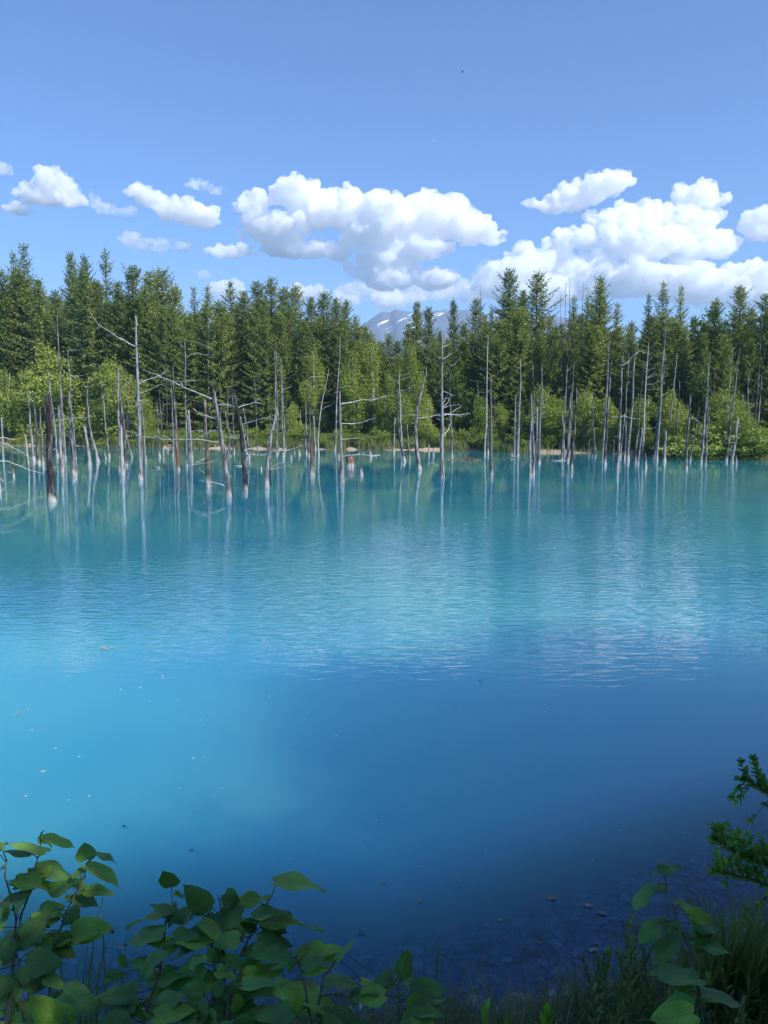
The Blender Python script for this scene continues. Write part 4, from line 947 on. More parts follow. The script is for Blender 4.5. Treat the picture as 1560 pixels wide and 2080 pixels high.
M['kw_dark'] = leaf_mat('knotweed_leaf', (0.095, 0.2, 0.04), (0.18, 0.27, 0.1), .3, (0.16, 0.32, 0.02))
M['kw_light'] = leaf_mat('knotweed_bright_backlit_leaf', (0.2, 0.34, 0.04), (0.26, 0.34, 0.1), .35, (0.3, 0.5, 0.03))  # brighter green leaves, with their backlit glow put into the colour
m, n, o = newmat('knotweed_stem'); geo = N(n, 'ShaderNodeNewGeometry'); nz = N(n, 'ShaderNodeTexNoise', i_Scale=20.0); L(n, geo.outputs['Position'], nz.inputs['Vector'])
p = N(n, 'ShaderNodeBsdfPrincipled', i_Roughness=.5); L(n, ramp(n, nz.outputs[0], [(0.4, (0.05, 0.08, 0.02)), (0.6, (0.14, 0.07, 0.04))]), p.inputs['Base Color']); L(n, p.outputs[0], o.inputs[0]); M['stem'] = m

class LeafMesh:
    def __init__(s): s.V = []; s.F = []; s.UV = []; s.mi = []; s.n = 0
    def leaf(s, b, t, wid, viewn, rg, light=False, tilt=None, nu=12, nv=8, ratio=.78):
        """b base, t tip, wid apparent half width; the blade is turned about its midrib until it looks that wide"""
        ax = t - b; Lf = ax.length; ax.normalize()
        inpl = viewn.cross(ax).normalized()
        if inpl.z < 0: inpl = -inpl                      # upward side in the picture
        W = max(Lf * ratio / 2, wid * 1.02); W = min(W, wid * 4.5)
        cth = min(1, wid / W); sth = math.sqrt(max(0, 1 - cth * cth))
        sd = (inpl * cth + viewn * -sth).normalized()    # upper edge leans away from the viewer
        nn = ax.cross(sd).normalized()
        if nn.z < 0: nn = -nn
        fold = rg.uniform(.08, .34); curl = rg.uniform(.03, .2); wav = rg.uniform(.02, .06); ph = rg.uniform(0, 6); bendx = rg.uniform(-.12, .12)
        for i in range(nu + 1):
            u = i / nu
            hw = (math.sin(math.pi * min(1, (u * .93 + .07)) ** .62) ** .72) * (1 - .25 * u)
            if u > .86: hw *= ((1 - u) / .14) ** .75 * .8 + .2 * (1 - (u - .86) / .14)
            if i == nu: hw = 0.0
            for j in range(nv + 1):
                v = j / nv * 2 - 1
                back = -.10 * Lf * (1 - abs(abs(v) - .55) / .55) * max(0, 1 - u * 5)      # heart shaped base
                q = b + ax * (u * Lf + back * (1 if abs(v) > .05 else 0)) + sd * (v * hw * W + bendx * Lf * u * u)
                q += nn * (abs(v) * hw * W * fold - curl * Lf * u * u - .25 * abs(v) ** 3 * hw * W * .5 + wav * Lf * math.sin(u * 9 + ph + v * 1.5) * abs(v) ** 1.5)
                s.V.append(q[:]); s.UV.append((u, v * .5 + .5))
        for i in range(nu):
            for j in range(nv):
                a = s.n + i * (nv + 1) + j
                s.F.append((a, a + 1, a + nv + 2, a + nv + 1)); s.mi.append(1 if light else 0)
        s.n += (nu + 1) * (nv + 1)
    def mesh(s, name, mats):
        me = mesh_np(name, s.V, np.array(s.F), mats, True, s.mi)
        uvl = me.uv_layers.new(name='UVMap'); li = np.zeros(len(me.loops), np.int32); me.loops.foreach_get('vertex_index', li)
        uvl.data.foreach_set('uv', np.array(s.UV, dtype=np.float32)[li].ravel()); return me
VN = Vector((0, -1, .55)).normalized()
frg = random.Random(19)
def knotweed(label, stems, leaves, c_, group='big leaved plants on the near bank'):
    """stems and leaves in enlarged-photo coordinates: leaf = (crop, bx, by, tx, ty, width, light)"""
    sp = []
    for c, pts in stems:
        w_ = []
        for x, y in pts:
            px, py = PX(c, x, y); w_.append(at(px, py, ydepth(px, py)))
        last = w_[-1]
        gx, gy = last.x + .02, last.y - .03; w_.append(Vector((gx, gy, max(-.1, ground_z(gx, gy) - .05))))
        sp.append(w_)
    root = sp[0][-1].copy(); e = empty('knotweed', root); tag(e, label, 'plant', group)
    tb = Tubes(); dense = []
    for w_ in sp:
        f_ = []
        for i in range(len(w_) - 1):
            for k in range(6):
                f_.append(w_[i].lerp(w_[i + 1], k / 6))
        f_.append(w_[-1]); dense += f_[:-4]
        tb.add([q - root for q in f_], [.0018 + .0028 * min(1, i / len(f_) * 1.4) + (.0012 if i % 6 == 0 else 0) for i in range(len(f_))], 6)
    lm = LeafMesh()
    for lf in leaves:
        c, bx, by, tx, ty, w = lf[:6]; lt = len(lf) > 6 and lf[6]
        pb, pt = PX(c, bx, by), PX(c, tx, ty); d0 = ydepth(*pb) + frg.uniform(-.05, .05)
        b = at(*pb, d0); t = at(*pt, d0 + frg.uniform(-.05, .05)); wid = w / ORG[c][2] / 2 * d0 / FPX
        lm.leaf(b - root, t - root, wid, VN, frg, lt)
        near_ = min(dense, key=lambda q: (q - b).length)
        if (near_ - b).length < .35:
            md_ = near_.lerp(b, .55) + Vector((0, 0, .008)); tb.add([near_ - root, md_ - root, b - root + (t - b) * .04], [.002, .0017, .0013], 5)
    for _ in range(13):      # further leaves low down on the stems
        q = frg.choice(dense[len(dense) // 3:]); a = frg.uniform(-1.2, 4.3); l = frg.uniform(.09, .16)
        b = q + Vector((math.cos(a) * .05, frg.uniform(-.08, .08), .02)); t = b + Vector((math.cos(a) * l, frg.uniform(-.05, .05), frg.uniform(-.05, .03)))
        lm.leaf(b - root, t - root, l * frg.uniform(.16, .36), VN, frg, frg.random() < .2); tb.add([q - root, b - root], [.002, .0015], 5)
    link('stem', tb.mesh('stem', M['stem']), e); link('foliage', lm.mesh('foliage', [M['kw_dark'], M['kw_light']]), e)
    return e
knotweed('tall big leaved plant at the left frame edge, with a pale bud at its tip', [(5, [(257, 150), (243, 260), (215, 360), (212, 440), (190, 505), (130, 650), (95, 900), (60, 1150), (40, 1340)]), (5, [(5, 235), (40, 320), (28, 420), (60, 520), (100, 680), (75, 900), (60, 1300)])],
  [(5, 262, 190, 468, 222, 62, 1), (5, 272, 275, 48, 196, 44), (5, 185, 290, 18, 252, 44), (5, 215, 365, 492, 458, 88), (5, 285, 405, 46, 436, 64, 1), (5, 250, 470, 82, 470, 84), (5, 310, 490, 262, 430, 56), (5, 160, 560, -30, 560, 96), (5, 60, 610, -20, 700, 110), (5, 270, 195, 316, 243, 10), (5, 245, 190, 258, 126, 24), (5, 25, 235, -20, 205, 22), (5, 0, 380, 30, 362, 22), (5, 92, 770, -20, 800, 60), (5, 95, 640, 160, 545, 60)], 5)
knotweed('branching big leaved plant second from left, reaching right over the bright water', [(5, [(585, 285), (528, 345), (515, 420), (470, 500), (452, 540), (400, 650), (350, 800), (310, 1000), (290, 1340)])],
  [(5, 527, 318, 512, 212, 142), (5, 585, 285, 720, 322, 30), (5, 522, 360, 768, 458, 52, 1), (5, 448, 485, 510, 418, 56), (5, 430, 488, 300, 470, 66), (5, 455, 555, 625, 588, 62), (5, 440, 552, 388, 548, 46), (5, 322, 660, 232, 735, 92), (5, 320, 655, 402, 662, 34), (5, 430, 795, 600, 770, 112, 1), (5, 430, 795, 285, 805, 84, 1), (5, 262, 770, 100, 775, 110), (5, 590, 705, 712, 748, 24), (5, 560, 700, 490, 690, 24), (5, 310, 868, 160, 900, 64), (5, 275, 905, 405, 900, 28)], 5)
knotweed('low big leaved plant at the bottom left corner with one large pale leaf', [(5, [(190, 1140), (240, 1200), (260, 1340)]), (5, [(120, 930), (110, 1100), (150, 1340)])],
  [(5, 290, 1050, -30, 1040, 110), (5, 280, 1040, 402, 1085, 60, 1), (5, 0, 1215, 182, 1205, 96), (5, 395, 1330, 188, 1150, 170, 1), (5, 190, 1290, -20, 1310, 84, 1), (5, 350, 1160, 270, 1170, 70), (5, 340, 960, 240, 990, 40)], 5)
knotweed('big leaved plant with a round top leaf, left one of the middle clump', [(5, [(1045, 485), (1050, 600), (1010, 700), (1000, 830), (975, 1000), (900, 1200), (860, 1340)])],
  [(5, 1045, 482, 1005, 372, 122), (5, 1040, 645, 765, 672, 48, 1), (5, 1040, 640, 905, 590, 52), (5, 990, 775, 748, 795, 104), (5, 745, 962, 752, 862, 112), (5, 905, 955, 1030, 870, 100), (5, 905, 955, 778, 930, 64), (5, 912, 960, 862, 1065, 108), (5, 720, 1205, 545, 1130, 84), (5, 720, 1208, 892, 1195, 84), (5, 640, 1040, 780, 1010, 70), (5, 900, 1240, 1150, 1130, 128)], 5)
knotweed('fullest big leaved plant, middle of the middle clump', [(5, [(1265, 610), (1275, 700), (1290, 800), (1310, 1000), (1290, 1180), (1270, 1340)]), (5, [(1330, 540), (1345, 620), (1355, 800)])],
  [(5, 1258, 612, 1105, 490, 168), (5, 1172, 655, 985, 662, 90), (5, 1172, 650, 1070, 740, 56), (5, 1290, 790, 920, 802, 68, 1), (5, 1230, 700, 1400, 800, 70, 1), (5, 1300, 695, 1530, 750, 128), (5, 1100, 862, 1300, 830, 50), (5, 1140, 890, 1025, 912, 40), (5, 1280, 905, 1425, 900, 92), (5, 1312, 1070, 872, 1108, 58, 1), (5, 900, 1060, 1180, 1000, 86), (5, 1320, 1000, 1440, 1030, 62, 1), (5, 1260, 1230, 1110, 1290, 120), (5, 1300, 1175, 1600, 1240, 170), (5, 1065, 520, 1125, 545, 30, 1), (5, 1310, 940, 1260, 830, 60), (5, 1160, 960, 1260, 900, 60)], 5)
knotweed('big leaved plant stretching right, one bright leaf alone at its tip', [(6, [(185, 462), (150, 550), (110, 612), (75, 690), (45, 745), (0, 830), (-60, 950), (-110, 1200), (-120, 1340)])],
  [(6, 175, 458, 486, 458, 92, 1), (6, 75, 575, -90, 565, 100, 1), (6, 78, 572, 175, 535, 28, 1), (6, 15, 700, 460, 685, 62, 1), (6, 40, 665, 265, 628, 62), (6, 60, 720, -70, 720, 100), (6, -20, 880, 140, 880, 72), (6, -40, 1010, 222, 990, 124, 1), (6, -110, 930, 20, 960, 84), (6, -20, 1090, 230, 1062, 46), (6, -30, 1130, 200, 1130, 84), (6, -20, 1290, 320, 1240, 92)], 6)
knotweed('big leaved plant low at the bottom, right end of the middle clump', [(6, [(655, 812), (560, 920), (470, 1040), (440, 1200), (430, 1340)]), (6, [(300, 915), (320, 950), (360, 1100), (400, 1340)])],
  [(6, 308, 918, 575, 822, 96, 1), (6, 548, 932, 664, 808, 44), (6, 350, 1012, 545, 940, 50, 1), (6, 485, 1072, 700, 1058, 72), (6, 700, 1058, 792, 1082, 46, 1), (6, 872, 1100, 632, 1122, 72), (6, 195, 1088, 610, 1235, 122, 1), (6, 350, 1192, 625, 1222, 56, 1), (6, 560, 1330, 400, 1290, 90), (6, 640, 1160, 760, 1165, 50)], 6)
knotweed('small plant with one upright ribbed leaf at the bottom centre', [(6, [(940, 1020), (930, 1120), (920, 1340)])],
  [(6, 940, 1025, 985, 852, 118), (6, 950, 1040, 1110, 1145, 64), (6, 960, 1030, 850, 1080, 40), (6, 900, 1080, 790, 1160, 40), (6, 1010, 1290, 870, 1300, 60)], 6)
knotweed('single tall big leaved plant at the right, above the tangled weeds', [(7, [(930, 700), (935, 800), (985, 910), (1010, 1000), (1085, 1180), (1130, 1380), (1170, 1640)])],
  [(7, 900, 690, 1032, 650, 70), (7, 885, 688, 832, 714, 12), (7, 950, 792, 830, 780, 60), (7, 850, 790, 706, 932, 58), (7, 1035, 895, 1205, 1000, 112, 1), (7, 1040, 892, 968, 862, 26, 1), (7, 875, 1020, 1022, 1000, 84), (7, 885, 1010, 765, 1140, 118), (7, 1070, 1110, 1340, 1150, 110), (7, 1140, 1345, 870, 1345, 74), (7, 1140, 1440, 1405, 1480, 72)], 7)

# narrow leaved weeds
def narrow_weed(name, x, y, h, n_leaf, ll, lw, mat, label, group, seed, spread=.5, stems=1, lean=(0, 0)):
    rg = random.Random(seed); z0 = max(ground_z(x, y), -.12); e = empty(name, (x, y, z0)); tag(e, label, 'plant', group)
    tb = Tubes(); P, D, S = [], [], []
    for _ in range(stems):
        a = rg.uniform(0, 6.28); r = rg.uniform(0, spread) * h * (.6 if stems > 1 else .1)
        hh = h * rg.uniform(.65, 1.05)
        ax = lambda t: Vector((math.cos(a) * r * t ** 1.4 + lean[0] * h * t, math.sin(a) * r * t ** 1.4 + lean[1] * h * t, hh * t - .05 * (1 - t)))
        tb.add([ax(k / 6) for k in range(7)], [.003 * (1 - k / 8) for k in range(7)], 5)
        for j in range(n_leaf):
            t = .2 + .8 * (j + rg.random() * .6) / n_leaf; b = 2.4 * j + rg.uniform(-.3, .3); el = R(15 + 60 * t + rg.uniform(-12, 12)); l = ll * (1.15 - .65 * t) * rg.uniform(.8, 1.15)
            d = Vector((math.cos(b) * math.cos(el), math.sin(b) * math.cos(el), math.sin(el))) * l
            s = Vector((-math.sin(b), math.cos(b), rg.uniform(-.3, .3))).normalized() * lw
            P.append(ax(t)[:]); D.append(d[:]); S.append(s[:])
    P, D, S = map(np.array, (P, D, S)); dn_ = np.array([0, 0, -1.0]) * np.linalg.norm(D, axis=1)[:, None]
    A = P; B1 = P + D * .35 + S * .9 + dn_ * .02; B2 = P + D * .35 - S * .9 + dn_ * .02; C1 = P + D * .7 + S * .65 + dn_ * .09; C2 = P + D * .7 - S * .65 + dn_ * .09; E_ = P + D + dn_ * .2
    V = np.stack([A, B1, C1, E_, C2, B2], 1).reshape(-1, 3); k = np.arange(len(P))[:, None] * 6
    F = np.concatenate([k + np.array([0, 1, 2, 5]), k + np.array([5, 2, 3, 4])])
    link('stem', tb.mesh('stem', M['stem']), e); link('foliage', mesh_np('foliage', V, F, [mat]), e); return e
p = at(*PX(7, 215, 1590), 2.32)
narrow_weed('goldenrod', p.x, p.y, max(.3, at(*PX(7, 180, 1320), 2.32).z - ground_z(p.x, p.y)), 54, .15, .016, M['bright_weed'], 'bright green upright weed with narrow leaves at the bottom right of centre', None, 4, .05)
p = at(*PX(6, 1460, 1300), 2.35)
narrow_weed('goldenrod', p.x, p.y, max(.25, at(*PX(6, 1460, 1190), 2.35).z - ground_z(p.x, p.y)), 30, .11, .013, M['bright_weed'], 'smaller bright green narrow leaved weed, just left of the upright one', None, 5, .05)
wr = random.Random(6); k_ = 0
for (cx, cy_, hh) in [(1270, 1880, .42), (1300, 1900, .5), (1340, 1910, .55), (1380, 1930, .5), (1420, 1915, .6), (1460, 1890, .6), (1500, 1900, .55), (1540, 1870, .6), (1240, 1960, .35), (1290, 1980, .4), (1340, 1990, .45), (1400, 2000, .45), (1450, 1990, .5), (1500, 1975, .5), (1550, 1960, .5), (1260, 2040, .3), (1330, 2050, .35), (1390, 2060, .35), (1520, 2040, .4), (1205, 1925, .3), (1225, 2020, .28), (1565, 1850, .7), (1480, 1860, .5), (1530, 1930, .5)]:
    d = float(np.interp(cy_, [1850, 2080], [3.7, 2.7])); q = at(cx, cy_, d)
    z0 = max(ground_z(q.x, q.y), 0)
    hh2 = max(.18, q.z - z0)
    narrow_weed('willowherb', q.x, q.y, hh2, 30, .095, .0085, M['weed'], 'thin stemmed weed with small narrow leaves in the tangle at bottom right', 'thin weeds tangled on the right of the near bank', 100 + k_, .7, 3, (wr.uniform(-.25, .1), wr.uniform(-.1, .1))); k_ += 1
# sedge clump right
def clump(name, x, y, n_, h, wd, mat, label, seed, lean=.55, group=None):
    rg = np.random.default_rng(seed); z0 = ground_z(x, y); hs = h * rg.uniform(.5, 1.05, n_); a = rg.uniform(0, 6.28, n_); l = hs * rg.uniform(.1, lean, n_)
    P = np.stack([rg.normal(0, .04, n_), rg.normal(0, .04, n_), np.zeros(n_) - .03], 1); b = a + math.pi / 2
    s = np.stack([np.cos(b), np.sin(b), b * 0], 1) * wd; V = []
    lev = [(0, 0, 1), (.2, .4, 1.1), (.55, .78, .8), (1, 1, .08)]
    rows = []
    for q, z, w_ in lev:
        c_ = P + np.stack([np.cos(a) * l * q, np.sin(a) * l * q, hs * z], 1); rows += [c_ - s * w_, c_ + s * w_]
    V = np.stack(rows, 1).reshape(-1, 3); k = np.arange(n_)[:, None] * 8
    F = np.concatenate([k + np.array([0, 1, 3, 2]), k + np.array([2, 3, 5, 4]), k + np.array([4, 5, 7, 6])])
    return tag(link(name, mesh_np(name, V, F, [mat]), None, (x, y, z0)), label, 'grass', group)
for cx, cy_, d, n_, lab, sd in [(1490, 1925, 3.3, 120, 'dark sedge clump with pointed blades under the small leaved branches', 1), (1540, 1915, 3.4, 90, 'sedge clump at the right frame edge', 2), (1430, 1935, 3.3, 60, 'sparse sedge clump left of the dark pointed one', 3)]:
    q = at(cx, cy_, d); g = ground_z(q.x, q.y); top = at(cx, 1800 if sd == 1 else 1830, d).z; clump('sedge', q.x, q.y, n_, max(.3, top - g), .005, M['fgrass'], lab, sd)
for cx, cy_, top_, d in [(885, 2040, 1935, 2.6), (1020, 2050, 1950, 2.6), (150, 2000, 1850, 2.7), (70, 1990, 1850, 2.7), (195, 2010, 1870, 2.75)]:
    q = at(cx, cy_, d); g = ground_z(q.x, q.y)
    clump('grass_tuft', q.x, q.y, 26, max(.25, at(cx, top_, d).z - g), .0035, M['fgrass'], {885: 'tall grass tuft right of the small ribbed leaf plant', 1020: 'grass tuft just left of the bright upright weed', 150: 'grass tuft between the stems of the two left plants', 70: 'grass tuft at the foot of the leftmost tall plant', 195: 'grass tuft at the foot of the second left plant'}[cx], int(cx), .3)
rg = np.random.default_rng(12); pts = []
for _ in range(9000):
    x = rg.uniform(-3.0, 3.2); y = near_y(x) - rg.gamma(1.6, .35) + .02
    if mnoise.noise(Vector((x * 2.2, y * 2.2, 5))) < -.18: continue
    pts.append((x, y, ground_z(x, y) - .02))
blades('bank_grass', pts, M['fgrass'], .08, .26, .0028, 'fine grass growing along the edge of the near bank', .6, 5)
pts = []
for _ in range(6500):
    x = rg.uniform(-2.6, 3.0); y = near_y(x) - rg.uniform(.0, .55)
    pts.append((x, y, ground_z(x, y) - .02))
M['dry'] = foliage_mat('dry_grass_blades', (0.22, 0.19, 0.12), (0.4, 0.36, 0.26), .2, 5.0)
blades('dry_grass', pts, M['dry'], .06, .30, .002, 'dry pale grass and stalks at the near water edge', 1.1, 6)

# small leaved branches coming in from the right
def sprig(label, main, d, seed, subs=9, ls=.04):
    rg = random.Random(seed); pts = [at(*PX(7, x, y), d + .02 * i) for i, (x, y) in enumerate(main)]; root = pts[-1].copy()
    e = empty('shrub_branch', root); tag(e, label, 'branch', 'small leaved branches reaching in from the right edge'); tb = Tubes(); lm = LeafMesh(); f_ = []
    for i in range(len(pts) - 1):
        for k in range(8): f_.append(pts[i].lerp(pts[i + 1], k / 8))
    f_.append(pts[-1]); mm = len(f_)
    def twig(ps, r0):
        tb.add([q - root for q in ps], [r0 * (.35 + .65 * i / len(ps)) for i in range(len(ps))], 5)
        for i in range(0, len(ps) - 1):
            dv = (ps[i] - ps[i + 1]).normalized()
            for sg in (-1, 1):
                if rg.random() < .3: continue
                sdv = Vector((0, .35, .9)).cross(dv).normalized() * 0 + (Vector((-dv.z, 0, dv.x)) * sg + Vector((0, rg.uniform(-.8, .8), rg.uniform(0, .35))))
                dd = (dv * .7 + sdv * .8).normalized() * ls * rg.uniform(.6, 1.15); b = ps[i].copy()
                lm.leaf(b - root, b + dd - root, ls * rg.uniform(.17, .27), VN, rg, rg.random() < .45, nu=6, nv=4, ratio=.55)
        b = ps[0]; dv = (ps[0] - ps[1]).normalized(); lm.leaf(b - root, b + dv * ls - root, ls * .25, VN, rg, True, nu=6, nv=4, ratio=.55)
    twig(f_, .004)
    for s_ in range(subs):
        i = 4 + int((mm - 6) * (s_ + rg.random()) / subs); b = f_[min(i, mm - 2)]; dv = (f_[i - 1] - f_[min(i + 1, mm - 1)]).normalized()
        sg = 1 if rg.random() < .8 else -1; ln = rg.uniform(.05, .13) * (.6 + .8 * i / mm)
        dd = (dv * .6 + Vector((0, rg.uniform(-.4, .4), 1.0 * sg))).normalized() * ln
        ps = [b + dd * (1 - k / 6) for k in range(7)]; twig(ps, .0022)
    link('twig', tb.mesh('twig', M['stem']), e); link('foliage', lm.mesh('foliage', [M['kw_dark'], M['kw_light']]), e)
sprig('topmost small leaved twig entering at the right edge', [(1385, 120), (1440, 135), (1500, 170), (1560, 215), (1680, 260)], 2.9, 1, 8, .03)
sprig('dense small leaved branch at the right edge, between the other two', [(1218, 490), (1280, 520), (1350, 570), (1420, 600), (1500, 625), (1580, 670), (1720, 740)], 2.8, 2, 19, .03)
sprig('lowest small leaved branch at the right edge, just over the sedge', [(1215, 682), (1290, 700), (1370, 715), (1450, 730), (1520, 760), (1600, 800), (1720, 850)], 2.75, 3, 13, .028)

# ------------------------------------------------------------------ floating leaves and flecks
m, n, o = newmat('fallen_leaf'); oi = N(n, 'ShaderNodeObjectInfo'); pp = N(n, 'ShaderNodeBsdfPrincipled', i_Roughness=.6)
L(n, ramp(n, oi.outputs['Random'], [(0.0, (0.30, 0.13, 0.04)), (.4, (0.42, 0.2, 0.09)), (.7, (0.45, 0.30, 0.16)), (1.0, (0.34, 0.2, 0.12))]), pp.inputs['Base Color']); L(n, pp.outputs[0], o.inputs[0]); M['fall'] = m
def flatmat(nm, c):
    m, n, o = newmat(nm); pp = N(n, 'ShaderNodeBsdfPrincipled', i_Roughness=.6); pp.inputs['Base Color'].default_value = c + (1,); L(n, pp.outputs[0], o.inputs[0]); return m
M['fall_y'] = flatmat('yellow_leaf', (.6, .45, .08)); M['fall_k'] = flatmat('dark_wet_leaf', (.06, .04, .04)); M['fleck'] = flatmat('pale_seed', (.8, .8, .76))
def curled(seed, lobes_=0):
    rg = random.Random(seed); V = []; F = []; k = 9; n_ = 18
    for i in range(n_):
        a = 6.283 * i / n_; r = (.5 + .16 * (math.cos(a * 5) if lobes_ else 0) + .1 * math.cos(2 * a)) * rg.uniform(.85, 1.1)
        V.append((r * math.cos(a) * 1.25, r * math.sin(a) * .7, .03 + .16 * abs(math.sin(a * 1.5 + seed)) ** 2 + rg.uniform(0, .08)))
    V.append((0, 0, .02))
    for i in range(n_): F.append((i, (i + 1) % n_, n_))
    V += [(x, y, z + .02) for x, y, z in V]; off = n_ + 1
    F += [(f[1] + off, f[0] + off, f[2] + off) for f in F[:n_]]
    st = len(V); V += [(.5, 0, .06), (.95, .1, .12), (.95, .14, .12)]; F.append((st, st + 1, st + 2))
    return V, np.array(F)
fl = {}
for key, mt in (('o', 'fall'), ('y', 'fall_y'), ('k', 'fall_k')):
    for q in range(2): V_, F_ = curled(q + 3, q); fl[(key, q)] = mesh_np('floating_leaf', V_, F_, [M[mt]])
for i, (px, py, s_, k, lab) in enumerate([(212, 1318, 26, 'o', 'long orange leaf afloat among the left ripples'), (229, 1315, 16, 'o', 'small orange leaf beside the long one in the left ripples'), (35, 1451, 18, 'o', 'tan curled leaf afloat near the left edge, upper of three'), (66, 1483, 13, 'o', 'small tan leaf afloat near the left edge, second of three'), (88, 1567, 15, 'y', 'yellow leaf afloat near the left edge'), (53, 1617, 10, 'y', 'tiny yellow leaf afloat, lowest near the left edge'),
        (253, 1679, 15, 'k', 'dark wet leaf afloat above the left plants'), (389, 1728, 15, 'k', 'dark wet leaf afloat above the round plant leaf'), (760, 1368, 9, 'o', 'small rusty leaf afloat at the lower rim of the ripples, centre'), (1010, 1364, 9, 'o', 'small rusty leaf afloat in the ripples right of centre'), (1088, 1322, 11, 'o', 'small brown leaf afloat in the right ripples'), (975, 1384, 13, 'k', 'dark sliver of leaf afloat under the right ripples'), (923, 1434, 8, 'k', 'tiny dark leaf afloat in open blue water'),
        (778, 1795, 15, 'o', 'brown leaf afloat over the dark shallows, leftmost of three'), (855, 1831, 20, 'o', 'larger tan leaf afloat over the dark shallows'), (932, 1800, 12, 'o', 'faint brown leaf afloat right of the larger tan one'), (1121, 1825, 32, 'o', 'biggest brown leaf clump afloat before the right weeds'), (684, 1715, 8, 'o', 'tiny pale tan leaf afloat in the deep blue water'), (748, 1719, 10, 'k', 'tiny dark starry leaf afloat beside the pale one'), (735, 1898, 22, 'k', 'dark leaf with a stalk at the shallow margin, bottom centre'), (1015, 1868, 14, 'o', 'small brown leaf afloat above the submerged leaves'), (1195, 1840, 30, 'o', 'brown leaf clump caught at the edge of the right weeds'), (1222, 1855, 26, 'o', 'tan leaf clump resting beside the right weeds'), (1205, 1930, 30, 'o', 'brown leaf clump low beside the right weeds'), (1096, 1915, 16, 'o', 'torn brown leaf in the shallows left of the weeds'), (240, 1926, 18, 'o', 'pale stone coloured leaf between the two left plants'), (555, 1430, 7, 'o', 'tiny rusty leaf afloat in the bright left water')]):
    q = on_water(px, py, .004); me = fl[(k, i % 2)]; o_ = link('floating_leaf', me, None, q); sz = s_ * q.y / FPX / 2.1
    o_.scale = (sz, sz * 1.2, sz * .8); o_.rotation_euler = (0, 0, frg.uniform(-.5, .5) + (math.pi if i % 3 == 0 else 0)); tag(o_, lab, 'leaf', 'fallen leaves floating on the pond')
V_, F_ = curled(9); fk = mesh_np('floating_fleck', V_, F_, [M['fleck']])
flecks = [(245, 1401), (285, 1397), (330, 1373), (684, 1494), (1107, 1446), (113, 1520), (161, 1537), (393, 1540), (181, 1617), (765, 1666), (902, 1590), (1415, 1592), (1262, 1686), (1434, 1719), (590, 1352 + 160), (620, 1460), (407, 1463), (415, 1538), (366, 1601), (452, 1601), (436, 1617), (397, 1643), (140, 1625), (57, 1442), (303, 1424), (361, 1424), (547, 1414), (587, 1744), (1205, 1746), (1390, 1692), (986, 1730), (1532, 1643), (640, 1595), (1030, 1653), (850, 1760)]
for i, (px, py) in enumerate(flecks):
    q = on_water(px, py, .004); o_ = link('floating_fleck', fk, None, q); sz = (2.6 if i < 10 else 1.8) * q.y / FPX
    o_.scale = (sz, sz * 1.6, sz); o_.rotation_euler = (0, 0, i * 1.3); tag(o_, 'tiny white seed fleck floating on the smooth near water', 'seed', 'white flecks floating on the near water')
# submerged leaves and stones on the bed of the shallows
rg = np.random.default_rng(31); V = []; F = []
for _ in range(1500):
    x = rg.uniform(-2.4, 2.8); y = near_y(x) + rg.uniform(.02, 1.7); z = ground_z(x, y) + .015; r = rg.uniform(.02, .06); a0 = rg.uniform(0, 6.28); b0 = len(V); k = 7; tx_, ty_ = rg.uniform(-.35, .35, 2); e_ = rg.uniform(.45, .8)
    V.append((x, y, z + .014))
    for i in range(k):
        a = 6.283 * i / k; rr_ = r * rg.uniform(.8, 1.15); dx, dy = rr_ * math.cos(a), rr_ * math.sin(a) * e_; X1, Y1 = dx * math.cos(a0) - dy * math.sin(a0), dx * math.sin(a0) + dy * math.cos(a0)
        V.append((x + X1, y + Y1, z + X1 * tx_ + Y1 * ty_))
    F += [(b0, b0 + 1 + i, b0 + 1 + (i + 1) % k) for i in range(k)]
m, n, o = newmat('sodden_leaf_litter'); geo = N(n, 'ShaderNodeNewGeometry'); nz = N(n, 'ShaderNodeTexNoise', i_Scale=9.0); L(n, geo.outputs['Position'], nz.inputs['Vector']); pp = N(n, 'ShaderNodeBsdfPrincipled', i_Roughness=.8)
L(n, ramp(n, nz.outputs[0], [(0.35, (0.08, 0.09, 0.09)), (0.65, (0.5, 0.52, 0.5))]), pp.inputs['Base Color']); L(n, pp.outputs[0], o.inputs[0])
tag(link('sunken_leaves', mesh_np('sunken_leaves', V, np.array(F), [m])), 'sunken pale leaves and flat stones on the bed of the shallows', 'leaf litter', kind='stuff')
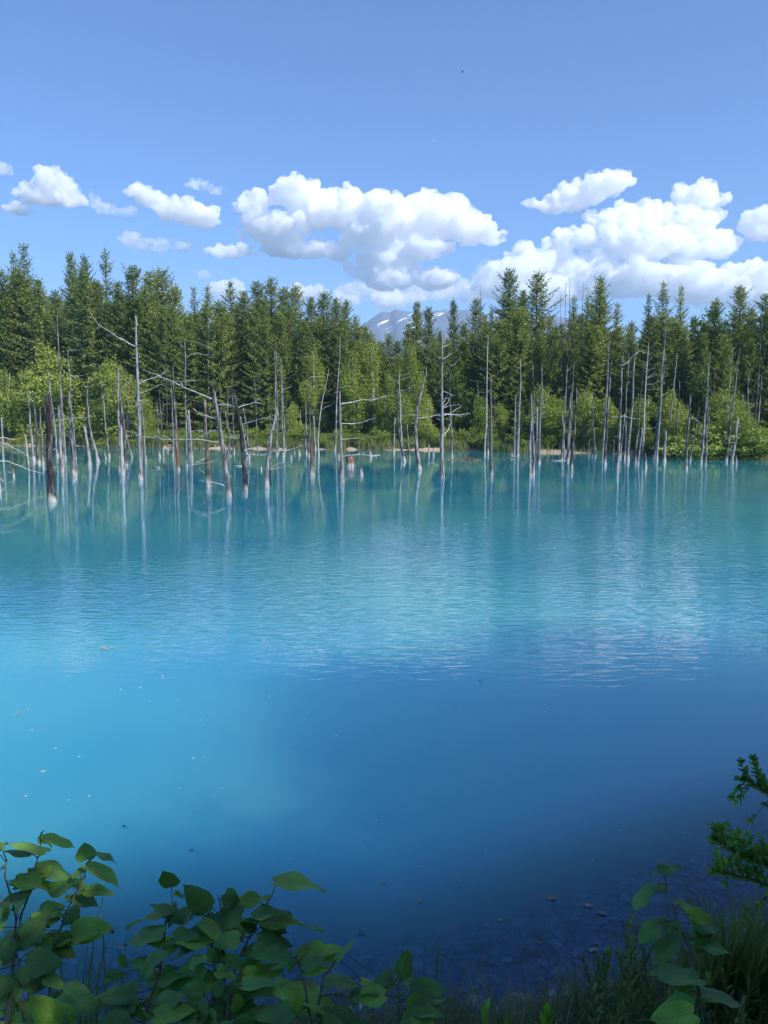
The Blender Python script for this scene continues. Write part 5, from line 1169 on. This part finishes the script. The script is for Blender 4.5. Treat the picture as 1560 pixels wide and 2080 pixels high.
# rocks at the margin
m, n, o = newmat('grey_rock'); geo = N(n, 'ShaderNodeNewGeometry'); nz = N(n, 'ShaderNodeTexNoise', i_Scale=9.0, i_Detail=6.0); L(n, geo.outputs['Position'], nz.inputs['Vector']); pp = N(n, 'ShaderNodeBsdfPrincipled', i_Roughness=.8)
L(n, ramp(n, nz.outputs[0], [(0.35, (0.05, 0.055, 0.05)), (0.65, (0.2, 0.2, 0.18))]), pp.inputs['Base Color']); b = N(n, 'ShaderNodeBump', i_Strength=.7, i_Distance=.01); L(n, nz.outputs[0], b.inputs['Height']); L(n, b.outputs[0], pp.inputs['Normal']); L(n, pp.outputs[0], o.inputs[0])
for px, py, r, lab in [(1062, 2050, .13, 'greenish grey rock at the bottom edge left of the bright upright weed'), (1300, 1880, .10, 'flat pale rock in the weeds left of the single tall plant'), (700, 2020, .08, 'pale rock at the water edge behind the middle leaves'), (525, 2005, .07, 'small pale rock under the middle clump of leaves'), (640, 2035, .06, 'small grey rock next to the pale one at the water edge')]:
    q = on_water(px, py); v, f = ico[2]; g = max(ground_z(q.x, q.y), -.02); rr = np.array([1 + .35 * mnoise.noise(Vector(t) * 1.7 + Vector((px, 0, 0))) for t in v])
    tag(link('rock', mesh_np('rock', v * rr[:, None] * (r, r * .8, r * .5), f, [m], True), None, (q.x, q.y, g)), lab, 'rock')
# a bird, far up
q = at(939, 147, 60); bt = Tubes(); bt.add([(-.07, 0, 0), (0, 0, .01), (.08, 0, .015), (.12, 0, .02)], [.008, .03, .026, .006], 8)
bird = empty('bird', q); tag(bird, 'tiny dark bird flying high in the clear blue sky', 'bird'); mb = flatmat('dark_feathers', (.03, .03, .035)); link('body', bt.mesh('body', mb), bird)
for s_ in (-1, 1):
    V_ = [(.05, 0, .02), (-.03, 0, .02), (.03, s_ * .1, .07), (-.04, s_ * .1, .065), (-.01, s_ * .2, .04)]; V_ += [(a, b_, c_ - .006) for a, b_, c_ in V_]
    F_ = [(0, 2, 3), (0, 3, 1), (2, 4, 3), (5, 8, 7), (5, 6, 8), (7, 8, 9)]; link('wing', mesh_np('wing', V_, np.array(F_), [mb]), bird)
